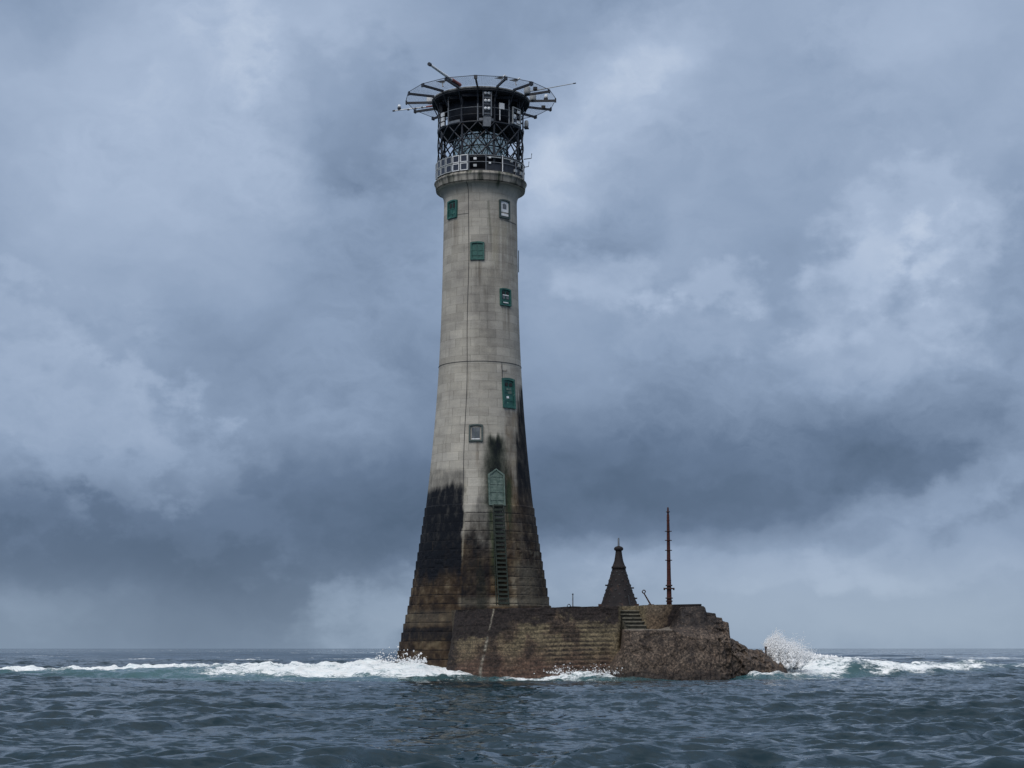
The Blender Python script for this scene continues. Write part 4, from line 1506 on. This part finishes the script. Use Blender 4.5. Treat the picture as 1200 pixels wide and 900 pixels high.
# helideck ----------------------------------------------------------------
def build_deck():
    deck = MB().lathe([(2.6, ZD - .42), (RD - .12, ZD - .30), (RD, ZD - .28), (RD, ZD - .22), (RD - .05, ZD - .2)], 64).build('helideck', M_DECK, LH)
    MB().lathe([(RD + .02, ZD - .16), (RD + .03, ZD - .02), (RD - .3, ZD + .05), (RD - .3, ZD - .19)], 64).build('deck_edge', M_GUANO, deck)
    mb = MB()
    for i in range(-5, 6):
        y = i * .6
        L = math.sqrt(max(.1, (RD - .3) ** 2 - y * y))
        mb.box((0, y, ZD - .50), (2 * L, .09, .2))
    mb.build('deck_beam', M_DECK, deck)
    # outrigger arms
    ZT = ZD + .10
    proto = None
    for i in range(NA):
        a = A0 + 2 * math.pi * i / NA
        if proto is None:
            mb = MB()
            mb.box((0, -(RD + RT) / 2, 0), (.11, RT - RD, .16))
            mb.box((0, -RT + .04, .02), (.24, .10, .26))
            proto = mb.build('outrigger_arm', M_STEEL, deck, (0, 0, ZT - .12))
            o = proto
        else:
            o = proto.copy()
            COL.objects.link(o)
        o.rotation_euler = (0, 0, a)
    # safety net: cords modelled one by one, edge wire along the tips
    tips = [cyl(A0 + 2 * math.pi * i / NA, RT, ZT) for i in range(NA)]
    ins = [cyl(A0 + 2 * math.pi * i / NA, RD, ZT - .04) for i in range(NA)]
    mb = MB()
    nj = 15
    for i in range(NA):
        j = (i + 1) % NA
        for k in range(1, nj):
            t = k / nj
            mb.tube(ins[i].lerp(ins[j], t), tips[i].lerp(tips[j], t), .0042, None, 3)
        for k in range(1, 17):
            t = k / 17
            p, q = ins[i].lerp(tips[i], t), ins[j].lerp(tips[j], t)
            mb.tube(p, q, .0042, None, 3)
    mb.build('safety_net', M_STEEL, deck)
    mb = MB()
    for i in range(NA):
        mb.tube(tips[i], tips[(i + 1) % NA], .022, None, 6)
    mb.build('edge_wire', M_STEEL, deck)
    # deck lights / boxes
    for a, r in ((-97, RD + .22), (64, RD + .2), (88, RD + .25), (-128, RD + .1)):
        p = cyl(a * DEG, r, ZT)
        b = MB().lathe([(.20, -.1), (.24, 0), (.24, .35), (.18, .48), (.05, .52)], 16, Matrix.Translation(p)).build('deck_lamp', M_GREY if a > 0 else M_WHITE, deck)
    for a, r in ((57, RT - .8), (89, RT - .75), (110, RT - .6), (45, RT - .35)):
        p = cyl(a * DEG, r, ZT + .02)
        fl = MB().box(p, (.30, .26, .20)).box(p + Vector((0, 0, -.12)), (.12, .12, .1)).build('floodlight', M_BLACK, deck)
        if a == 89:
            MB().lathe([(.10, 0), (.13, .06), (.12, .25), (.04, .3)], 14, Matrix.Translation(p + Vector((.02, 0, .1)))).build('lamp', M_LAMPGLASS, fl)
    # booms running out along three arms
    for a, r0, r1, rad, m1, m2 in ((A0 / DEG - 22.5, RD - .2, 7.95, .105, M_WHITE, M_RED), (A0 / DEG + 67.5, RD, 7.45, .035, M_GREY, M_GREY), (A0 / DEG - 112.5, RD - .1, 7.25, .05, M_WHITE, M_RED)):
        a *= DEG
        z = ZT + .12
        split = r0 + (r1 - r0) * .28
        bm_ = MB().tube(cyl(a, split, z), cyl(a, r1, z + .08), rad, rad * .8).build('boom', m1, LH)
        MB().tube(cyl(a, r0, z), cyl(a, split, z), rad * 1.35).build('boom_root', m2, bm_)
        MB().tube(cyl(a, r1 - .10, z + .08), cyl(a, r1 + .10, z + .08), rad * 1.25).build('boom_tip', M_STEEL, bm_)
        if m1 is M_WHITE and rad < .1:
            for t in (.35, .5, .66):
                MB().tube(cyl(a, r0 + (r1 - r0) * t, z), cyl(a, r0 + (r1 - r0) * t + .12, z), rad * 1.5).build('clamp', M_STEEL, bm_)
        if rad == .05:
            p = cyl(a, r1 - .45, z + .25)
            MB().lathe([(.05, -.2), (.13, -.1), (.15, 0), (.05, .06)], 14, Matrix.Translation(p)).build('lamp_base', M_STEEL, bm_)
            MB().ico((p.x, p.y, p.z + .12), .13, 2).build('lamp', M_LAMPGLASS, bm_)
    return ZT


ZT = build_deck()


# ------------------------------------------------------------------ gulls on the net
def mat_gull():
    m, t, b = new_mat('plumage')
    at = t.n('ShaderNodeAttribute')
    at.attribute_name = 'mantle'
    col = t.mix(at.outputs['Fac'], (.72, .73, .74, 1), (.02, .022, .028, 1))
    t.l(col, b.inputs['Base Color'])
    b.inputs['Roughness'].default_value = .8
    return m


M_GULL = mat_gull()
M_BEAK = mat_plain('yellow_horn', (.45, .30, .05), (.55, .36, .08), .5, 0, 5, 0)


def gull_mesh():
    # stations along the spine: (x, z, half width, half height)
    st = [(-.40, .33, .012, .006), (-.33, .335, .04, .02), (-.22, .34, .07, .05), (-.10, .345, .105, .085), (.02, .35, .12, .105),
          (.12, .365, .11, .105), (.19, .40, .075, .085), (.225, .455, .052, .058), (.245, .50, .052, .052), (.275, .515, .05, .048), (.31, .51, .03, .03), (.325, .505, .008, .008)]
    n = 14
    vs, mant = [], []
    for i, (x, z, w, h) in enumerate(st):
        for k in range(n):
            a = 2 * math.pi * k / n
            vs.append((x, math.sin(a) * w, z + math.cos(a) * h))
            mant.append(1.0 if (math.cos(a) > -.25 and -.36 < x < .13) else 0.0)
    fs = []
    for i in range(len(st) - 1):
        for k in range(n):
            fs.append((i * n + k, i * n + (k + 1) % n, (i + 1) * n + (k + 1) % n, (i + 1) * n + k))
    fs.append(tuple(range(n))[::-1])
    fs.append(tuple((len(st) - 1) * n + k for k in range(n)))
    me = bpy.data.meshes.new('body')
    me.from_pydata(vs, [], fs)
    me.polygons.foreach_set('use_smooth', [True] * len(fs))
    at = me.attributes.new('mantle', 'FLOAT', 'POINT')
    at.data.foreach_set('value', mant)
    me.update()
    return me


def make_gull(loc, label, rz):
    g = empty('gull', loc, label, 'gull', 'gulls on the helideck net')
    link('body', gull_mesh(), M_GULL, g)
    MB().tube((.315, 0, .508), (.385, 0, .495), .014, .005, 8).build('beak', M_BEAK, g)
    for s in (-1, 1):
        MB().tube((.02, s * .04, .26), (.03, s * .04, .01), .009).box((.06, s * .04, .008), (.09, .06, .012)).build('leg', M_BEAK, g)
        MB().add([(.12, s * .112, .37), (-.05, s * .125, .40), (-.30, s * .06, .36), (-.47, s * .015, .335), (-.28, s * .075, .32), (-.02, s * .128, .32),
                  (.12, s * .095, .37), (-.05, s * .10, .40), (-.30, s * .03, .36), (-.28, s * .05, .32), (-.02, s * .10, .32)],
                 [(0, 1, 2, 3, 4, 5), (10, 9, 3, 8, 7, 6), (0, 6, 7, 1), (1, 7, 8, 2), (2, 8, 3), (3, 9, 4), (4, 9, 10, 5), (5, 10, 6, 0)]).build('wing', M_BLACK, g)
    g.rotation_euler = (0, 0, rz)
    return g


def on_net(px, r):
    # place by bearing on the front half of the net
    x = xpx(px, 100, TY - r * .8) - TX
    phi = math.asin(max(-1, min(1, x / r)))
    p = cyl(phi, r, ZT + .0)
    return (TX + p.x, TY + p.y, p.z + .02)


make_gull(on_net(518, 4.05), "dark backed gull on the helideck net left of the white boom's root", .25)
make_gull(on_net(587, 4.15), "dark backed gull on the front of the helideck net, nearest the middle arm", -.15)
make_gull(on_net(604, 4.2), "dark backed gull on the helideck net, rightmost of the three gulls", .1)


# ------------------------------------------------------------------ landing platform
def build_landing():
    root = empty('landing_platform', (2.0, 116.0, 0), "weed blackened masonry landing wall with stone steps at the lighthouse foot", "landing")
    OX, OY = 2.0, 116.0
    pts = [(-5.0, 118.0), (-3.95, 114.9), (-3.55, 114.0), (-1.6, 112.3), (-1.2, 112.1), (3, 111.9), (6.9, 111.65), (7.05, 111.8), (7.1, 112.9), (8.3, 112.95), (8.36, 112.3), (8.5, 111.75), (8.85, 111.42),
           (9.3, 111.32), (9.8, 111.5), (10.3, 111.75), (12.0, 111.9), (12.35, 112.1), (12.45, 113), (12.3, 120.5), (11.5, 122), (4, 123), (-1, 122.5), (-4, 121.5)]
    P = np.array(pts)
    n = len(P)
    seg = np.hypot(*(np.roll(P, -1, 0) - P).T)
    cum = np.concatenate([[0], np.cumsum(seg)])
    tot = cum[-1]
    # finer spacing along the front
    s = np.concatenate([np.linspace(0, cum[18], 430, endpoint=False), np.linspace(cum[18], tot, 70, endpoint=False)])
    PX = np.interp(s, cum, np.append(P[:, 0], P[0, 0]))
    PY = np.interp(s, cum, np.append(P[:, 1], P[0, 1]))
    # smooth
    for _ in range(2):
        PX = (np.roll(PX, 1) + 2 * PX + np.roll(PX, -1)) / 4
        PY = (np.roll(PY, 1) + 2 * PY + np.roll(PY, -1)) / 4
    tx, ty = np.roll(PX, -1) - np.roll(PX, 1), np.roll(PY, -1) - np.roll(PY, 1)
    L = np.hypot(tx, ty)
    nx, ny = ty / L, -tx / L
    for _ in range(4):
        nx = (np.roll(nx, 1) + nx + np.roll(nx, -1)) / 3
        ny = (np.roll(ny, 1) + ny + np.roll(ny, -1)) / 3
    rows = 120
    ts = np.linspace(0, 1, rows)
    ztop = PLATZ(PX)
    ztop = ztop + .10 * (fbm(PX / .5, PY / .5, 0, 4, 91) - .55) * (PX < 7)
    zbot = -1.8
    T, S = np.meshgrid(ts, s, indexing='ij')
    Zg = ztop[None, :] * (1 - T) + zbot * T
    X0, Y0 = np.broadcast_to(PX, T.shape), np.broadcast_to(PY, T.shape)
    front = sstep(cum[1] - .2, cum[2], S) * sstep(cum[7] - .05, cum[6] - .15, S)
    hN = (PLATZ(X0) - Zg)
    batter = hN * .22
    # the right half rises in stepped courses
    wv = 1.6 * (fbm(X0 / .9, Zg / .7, 1.0, 3, 93) - .5)
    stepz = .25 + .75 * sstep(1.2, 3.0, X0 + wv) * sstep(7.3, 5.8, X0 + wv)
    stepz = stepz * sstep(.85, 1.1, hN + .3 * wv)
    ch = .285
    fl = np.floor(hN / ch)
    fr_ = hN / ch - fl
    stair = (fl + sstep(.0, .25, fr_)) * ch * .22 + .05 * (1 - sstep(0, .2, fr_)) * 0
    off = front * (batter * (1 - stepz) + (stair + .05) * stepz)
    course = np.abs(((hN / .55) % 1.0) - .5)
    off -= front * .035 * sstep(.46, .5, course) * (1 - stepz)
    rough = fbm(X0 / .35, Y0 / .35, Zg / .3, 4, 95) - .5
    rough2 = fbm(X0 / 1.4, Y0 / 1.4, Zg / 1.0, 3, 96) - .5
    off += rough * .14 * (front + .12) + rough2 * .14 * front
    off = np.where(T == 0, 0.0, off)
    Xg, Yg = X0 + nx * off, Y0 + ny * off
    px, py = project(Xg, Yg, Zg)
    nB = fbm(X0 / .5, Y0 / .5, Zg / .4, 5, 97)
    nC = fbm(X0 / 1.3, Y0 / 1.3, Zg / 1.6, 4, 98)
    bandlow = np.interp(px, [525, 535, 580, 620, 650, 700, 728], [752, 752, 742, 728, 722, 728, 730])
    black = sstep(10, -8, py - bandlow + (nB - .5) * 26) * .95 * front
    black = np.maximum(black, .95 * sstep(543, 530, px + (nB - .5) * 14) * sstep(0, cum[3], S) * (S < cum[4]))  # shade of the crevice against the tower, painted dark
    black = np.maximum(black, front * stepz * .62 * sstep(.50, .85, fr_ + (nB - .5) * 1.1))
    black = np.maximum(black, front * .5 * sstep(.56, .66, nC))
    wall2 = sstep(cum[11], cum[12], S) * sstep(cum[19], cum[17], S)
    black = np.maximum(black, wall2 * .95 * sstep(-3, 6, px - 780 + (nC - .5) * 30 - (737 - py) * .4))
    red = front * sstep(742, 786, py + (nC - .5) * 50) * .9
    red = np.maximum(red, wall2 * .5)
    red = np.maximum(red, .55 * front * sstep(.52, .62, nC))
    pale = front * .8 * np.exp(-((px - np.interp(py, [713, 785], [579, 563])) / 1.5) ** 2) * sstep(.22, .42, nB)
    black = black * (1 - pale)
    pale = np.maximum(pale, wall2 * .10 * sstep(728, 712, py) * sstep(780, 775, px))
    pale = np.maximum(pale, .35 * sstep(.012, .0, T) * (px > 590))
    jl = front * sstep(.18, .02, np.abs(((hN + .12 * (nC - .5)) / .285) % 1.0 - .5) ) * .0 + front * sstep(.30, .48, np.abs(((hN + .10 * (nC - .5)) / .285) % 1.0 - .5)) * (.25 + .9 * nB) * sstep(.9, 1.3, hN)
    stn = np.stack([np.clip(a, 0, 1) for a in (black, red, pale, jl)], -1)
    co = np.stack([Xg - OX, Yg - OY, Zg], -1)
    me = grid_mesh('landing_wall', co.reshape(-1, 3), rows, len(s), wrap=1, attrs={'stain': stn.reshape(-1, 4)}, smooth=False)
    me.flip_normals()
    link('landing_wall', me, M_QUAY, root)
    # paved top
    import bmesh
    bm = bmesh.new()
    vv = [bm.verts.new((PX[i] - OX, PY[i] - OY, ztop[i] - .07)) for i in range(len(PX))]
    bmesh.ops.triangle_fill(bm, use_beauty=True, edges=[bm.edges.new((vv[i], vv[(i + 1) % len(vv)])) for i in range(len(vv))])
    me = bpy.data.meshes.new('paving')
    bm.to_mesh(me)
    bm.free()
    link('paving', me, M_CONC, root)
    # steps going down to the lower ledge
    nst = 6
    st0 = None
    for k in range(nst):
        z1 = 4.62 - (k + 1) * .245
        y0 = 112.95 - k * .33
        xl = 6.98 + k * .10
        xr = 8.34 + k * .085
        mb = MB()
        # a worn block with a slightly rounded nose
        y1 = y0 - .36
        poly = [(-.9, y0 + .1), (z1, y0 + .1), (z1 + .005, y1 + .06), (z1 - .02, y1 + .01), (z1 - .07, y1), (z1 - .09, y1 + .12), (-.9, y1 + .13)]
        m_ = len(poly)
        vs = [(xl - OX, y - OY, z) for z, y in poly] + [(xr - OX, y - OY, z) for z, y in poly]
        fs = [tuple(range(m_)), tuple(range(2 * m_ - 1, m_ - 1, -1))] + [(i, m_ + i, m_ + (i + 1) % m_, (i + 1) % m_) for i in range(m_)]
        mb.add(vs, fs)
        mb.build('step', M_STEPS, root)


M_CONC = mat_plain('worn_concrete', (.17, .16, .14), (.26, .245, .21), .85, 0, 2, .3, ((.06, .055, .04), 1.5, .58))
M_STEPS = mat_plain('wet_stone', (.05, .046, .036), (.125, .115, .085), .8, 0, 3.5, .5, ((.02, .022, .014), 1.5, .55))
build_landing()


# ------------------------------------------------------------------ iron cone beacon
def build_beacon():
    Yb = 116.0
    S = Yb / F * 1.008
    X = xpx(725.6, 709, Yb)
    zb = PLATZ(X) - .02
    root = empty('cone_beacon', (X, Yb, zb), "black riveted iron cone with narrow neck and rod, standing above the landing steps", "beacon")
    m = 1.0
    H = lambda y: (711.5 - y) * S
    r = lambda p: p * S
    body = [(r(22.3), 0), (r(22.3), .06), (r(21.6), .1)]
    for k in range(1, 13):
        t = k / 12
        body.append((r(21.6 + (7.6 - 21.6) * t - .5 * math.sin(math.pi * t)), .1 + (H(667) - .1) * t))
    MB().lathe(body, 40).build('cone', M_IRON, root)
    MB().lathe([(r(7.0), H(667.5)), (r(8.4), H(667)), (r(8.6), H(665)), (r(7.4), H(664)), (r(6.6), H(662)), (r(5.2), H(658)), (r(4.2), H(652)), (r(3.5), H(646.5)), (r(3.4), H(645.5))], 32).build('neck', M_IRON, root)
    MB().lathe([(r(3.6), H(646.5)), (r(4.9), H(645.8)), (r(5.5), H(644.4)), (r(5.2), H(643.0)), (r(3.8), H(641.8)), (r(1.2), H(640.8))], 28).build('cap', M_IRON, root)
    MB().tube((0, 0, H(642)), (0, 0, H(631.5)), .07, .055).build('rod', M_STEEL_LIGHT, root)
    # seams between plates
    mb = MB()
    for t in (.97,):
        R_ = r(21.6 + (7.6 - 21.6) * t)
        mb.ring(R_ + .005, .1 + (H(667) - .1) * t, .018, 48)
    mb.build('seam', M_IRON, root)
    # open bolt holes and bolts
    rnd = random.Random(5)
    for row, t in enumerate((.10, .22, .30, .42, .55, .68, .82, .90)):
        for k in range(9):
            a = 2 * math.pi * (k + .5 * (row % 2)) / 9 + rnd.uniform(-.05, .05)
            R_ = r(21.6 + (7.6 - 21.6) * t)
            z = .1 + (H(667) - .1) * t
            sl = math.atan2(r(14.0), H(667))
            M = polar_M(a, R_ - .035, z, -sl) @ Matrix.Rotation(math.pi / 2, 4, 'X')
            MB().lathe([(.07, 0), (.07, .033), (.05, .04)], 10, M).build('bolt', M_DARKGAP, root)
    for a, t in ((-80, .55), (85, .48), (75, .20)):
        R_ = r(21.6 + (7.6 - 21.6) * t)
        z = .1 + (H(667) - .1) * t
        MB().tube(cyl(a * DEG, R_ - .05, z), cyl(a * DEG, R_ + .14, z), .05).build('lug', M_IRON, root)
    for a in (-80, 62):
        p = cyl(a * DEG, r(22.4), 0)
        MB().box((p.x, p.y, .10), (.25, .25, .24)).build('foot_block', M_RUST_DARK, root)
    # cracked patch near the foot
    M = polar_M(30 * DEG, r(20.4), .45, -math.atan2(r(14.0), H(667)))
    MB().box((0, 0, 0), (.10, .06, .7), M).build('strap', M_BLACK, root)


build_beacon()


# ------------------------------------------------------------------ rusty mast
def build_mast():
    Yb = 115.0
    S = Yb / F * 1.008
    X = xpx(784.3, 708, Yb)
    zb = PLATZ(X) - .02
    root = empty('mast', (X, Yb, zb), "slender rust red ringed iron mast on the right end of the landing", "mast")
    H = lambda y: (710.5 - y) * S
    r = lambda p: p * S
    MB().lathe([(r(3.1), 0), (r(2.8), H(700)), (r(2.7), H(690)), (r(2.35), H(676)), (r(2.2), H(660)), (r(1.95), H(640)), (r(1.7), H(622)), (r(1.5), H(606)), (r(1.1), H(604)), (r(1.0), H(597.5)), (r(.5), H(596.5))], 20).build('shaft', M_RUST, root)
    for y, w, h_ in ((705, 3.9, 1.6), (701.5, 4.4, 1.3), (690.5, 5.8, 1.4), (687, 4.0, 1.6)):
        MB().lathe([(r(w * .8), H(y + h_ / 2)), (r(w), H(y + h_ / 3)), (r(w), H(y - h_ / 3)), (r(w * .8), H(y - h_ / 2))], 20).build('base_flange', M_RUST_DARK, root)
    for k, (y, w) in enumerate(((658, 3.3), (646.5, 3.0), (635, 3.2), (624.5, 2.9), (612, 1.9), (602, 2.4), (668, 2.4), (681, 2.7))):
        MB().lathe([(r(w * .85), H(y + .5)), (r(w), H(y + .25)), (r(w), H(y - .25)), (r(w * .85), H(y - .5))], 18).build('ring', M_RUST_DARK if k % 2 else M_RUST, root)
    for k, y in enumerate((658, 646.5, 635, 624.5)):
        for s in (-1, 1):
            MB().tube((s * r(2.5), 0, H(y)), (s * r(4.0), 0, H(y)), .03).build('step_iron', M_RUST_DARK, root)
    for s in (-1, 1):
        MB().tube((s * r(4.5), 0, H(690.5) - .03), (s * r(6.3), 0, H(690.5) - .03), .08).build('lug', M_RUST_DARK, root)


build_mast()

# ------------------------------------------------------------------ small fittings along the edge
Yp = 112.6
X = xpx(671.3, 711, Yp)
zb = PLATZ(X) - .03
r_ = empty('mooring_post', (X, Yp, zb), "thin upright steel post on the landing wall right of the tower", "post")
MB().tube((0, 0, 0), (0, 0, .84), .042, .036).build('stem', M_STEEL_LIGHT, r_)
MB().lathe([(.04, .82), (.055, .84), (.05, .89), (.02, .91)], 12).build('finial', M_STEEL, r_)
MB().lathe([(.10, 0), (.10, .05), (.05, .07)], 14).build('base_plate', M_RUST_DARK, r_)
X = xpx(666.6, 711, Yp)
me = MB().path([(-.10, 0, 0), (-.10, 0, .12), (-.06, 0, .19), (0, 0, .215), (.06, 0, .19), (.10, 0, .12), (.10, 0, 0)], .03, 8).build('mooring_ring', M_STEEL, None, (X, Yp, PLATZ(X) - .03))
me['label'] = "small dark iron hoop on the wall top beside the thin post"
me['category'] = "mooring ring"
Yp = 112.4
X0, X1 = xpx(763, 708, Yp), xpx(754.5, 695, Yp)
zb = PLATZ(X0) - .02
r_ = empty('davit_lever', (X0, Yp, zb), "short rusty iron lever with a round eye leaning left beside the mast", "lever")
dx, dz = X1 - X0, zpx(695, Yp) - zb
MB().tube((0, 0, 0), (dx, 0, dz), .055, .042).build('arm', M_RUST_DARK, r_)
MB().path([(dx + .10 * math.cos(a), 0, dz + .09 + .10 * math.sin(a)) for a in [2 * math.pi * k / 14 for k in range(14)]], .038, 8, True).build('eye', M_RUST_DARK, r_)
MB().box((0, 0, .03), (.36, .3, .10)).build('base_block', M_RUST_DARK, r_)
Yp = 116.5
X = xpx(899, 763, 113)
r_ = empty('reef_post', (X, 113.6, 1.45), "short dark iron stub standing on the low end of the reef", "post")
MB().tube((0, 0, -.2), (0, 0, .48), .06, .05).build('stem', M_RUST_DARK, r_)
MB().lathe([(.06, .46), (.085, .5), (.085, .56), (.03, .58)], 12).build('cap', M_RUST_DARK, r_)


# ------------------------------------------------------------------ spray thrown up at the reef's point
def build_spray():
    rng = np.random.default_rng(4)
    m, t, b = new_mat('white_spray')
    b.inputs['Base Color'].default_value = (.98, .985, .99, 1)
    b.inputs['Roughness'].default_value = .6
    b.inputs['Subsurface Weight'].default_value = 0
    out = m.node_tree.nodes['Material Output']
    tl = t.n('ShaderNodeBsdfTranslucent')
    tl.inputs[0].default_value = (.98, .985, .99, 1)
    mx = t.n('ShaderNodeMixShader')
    mx.inputs[0].default_value = .4
    df = t.n('ShaderNodeBsdfDiffuse')
    df.inputs[0].default_value = (.98, .985, .99, 1)
    t.l(df.outputs[0], mx.inputs[1])
    t.l(tl.outputs[0], mx.inputs[2])
    t.l(mx.outputs[0], out.inputs[0])
    pts, rad = [], []

    def jet(px, py, px1, py1, Y, n, spread, rmin, rmax, pw=1.4):
        X0, Z0 = xpx(px, py, Y), zpx(py, Y)
        X1, Z1 = xpx(px1, py1, Y), zpx(py1, Y)
        for _ in range(int(n * 6)):
            t = rng.random() ** pw
            w = spread * (.25 + .75 * t)
            pts.append((X0 + (X1 - X0) * t + rng.normal(0, w * .5), Y + rng.normal(0, .6 + spread * .4), Z0 + (Z1 - Z0) * t + rng.normal(0, w * .35)))
            rad.append((rmin + (rmax - rmin) * rng.random() ** 2.5) * (1.15 - .75 * t))
    Y = 117.5
    for (a, b_, c, d, n, sp) in ((908, 778, 902, 747, 900, .28), (912, 778, 910, 742, 1000, .32), (916, 779, 918, 748, 900, .32), (920, 780, 928, 752, 800, .40), (905, 776, 898, 752, 380, .22), (925, 780, 940, 756, 520, .5), (914, 778, 912, 738, 150, .5), (935, 780, 950, 762, 420, .45), (925, 780, 935, 746, 160, .8)):
        jet(a, b_, c, d, Y, n, sp, .009, .068, 1.35)
    # the dense heart of the burst: clots of white water
    for a, b_, c, d, n, sp in ((906, 780, 904, 757, 300, .30), (914, 780, 913, 755, 340, .36), (922, 781, 926, 760, 300, .42), (932, 781, 938, 766, 220, .42)):
        jet(a, b_, c, d, Y + .3, n * 2, sp, .05, .15, 1.5)
    # broken crest running right from the plume
    for k in range(4500):
        u = rng.random()
        px = 900 + 150 * u ** 1.9
        top = np.interp(px, [900, 925, 960, 1000, 1050], [760, 760, 768, 772, 779])
        py = 782 - (782 - top) * rng.random() ** .75
        yy = 118 + u * 9 + rng.normal(0, .6)
        pts.append((xpx(px, py, yy), yy, zpx(py, yy)))
        rad.append(.02 + .12 * rng.random() ** 2)
    # wash thrown against the tower's left foot and along the wall
    for k in range(420):
        u = rng.random()
        px = 440 + 60 * u
        py = 776 - min(rng.exponential(5.0), 20) * (1 - abs(u - .4))
        yy = 114.5 + rng.normal(0, 1.0) + (4 if px < 465 else -2.5)
        pts.append((xpx(px, py, yy), yy, zpx(py, yy)))
        rad.append(.012 + .06 * rng.random() ** 2)
    for k in range(600):
        px = rng.choice([655, 662, 690, 700, 712]) + rng.normal(0, 9)
        py = 790 - min(rng.exponential(2.6), 14)
        yy = 108.4 + rng.normal(0, .5)
        pts.append((xpx(px, py, yy), yy, zpx(py, yy)))
        rad.append(.008 + .04 * rng.random() ** 2)
    P, Rr = np.array(pts), np.array(rad)
    # octahedral drops, stretched at random
    base = np.array([(1, 0, 0), (-1, 0, 0), (0, 1, 0), (0, -1, 0), (0, 0, 1), (0, 0, -1)], float)
    fc = np.array([(0, 2, 4), (2, 1, 4), (1, 3, 4), (3, 0, 4), (2, 0, 5), (1, 2, 5), (3, 1, 5), (0, 3, 5)])
    n = len(P)
    strch = rng.uniform(.6, 1.5, (n, 1, 3))
    co = (P[:, None, :] + base[None] * Rr[:, None, None] * strch).reshape(-1, 3)
    f = (fc[None] + (np.arange(n) * 6)[:, None, None]).reshape(-1, 3)
    me = bpy.data.meshes.new('spray')
    me.vertices.add(len(co))
    me.vertices.foreach_set('co', co.astype(np.float32).ravel())
    me.loops.add(f.size)
    me.loops.foreach_set('vertex_index', f.astype(np.int32).ravel())
    me.polygons.add(len(f))
    me.polygons.foreach_set('loop_start', np.arange(0, f.size, 3, dtype=np.int32))
    me.polygons.foreach_set('use_smooth', np.ones(len(f), bool))
    me.update(calc_edges=True)
    o = link('spray', me, m)
    o['kind'] = 'stuff'
    o['label'] = "white sea spray bursting over the low point of the reef"
    o['category'] = "spray"


build_spray()
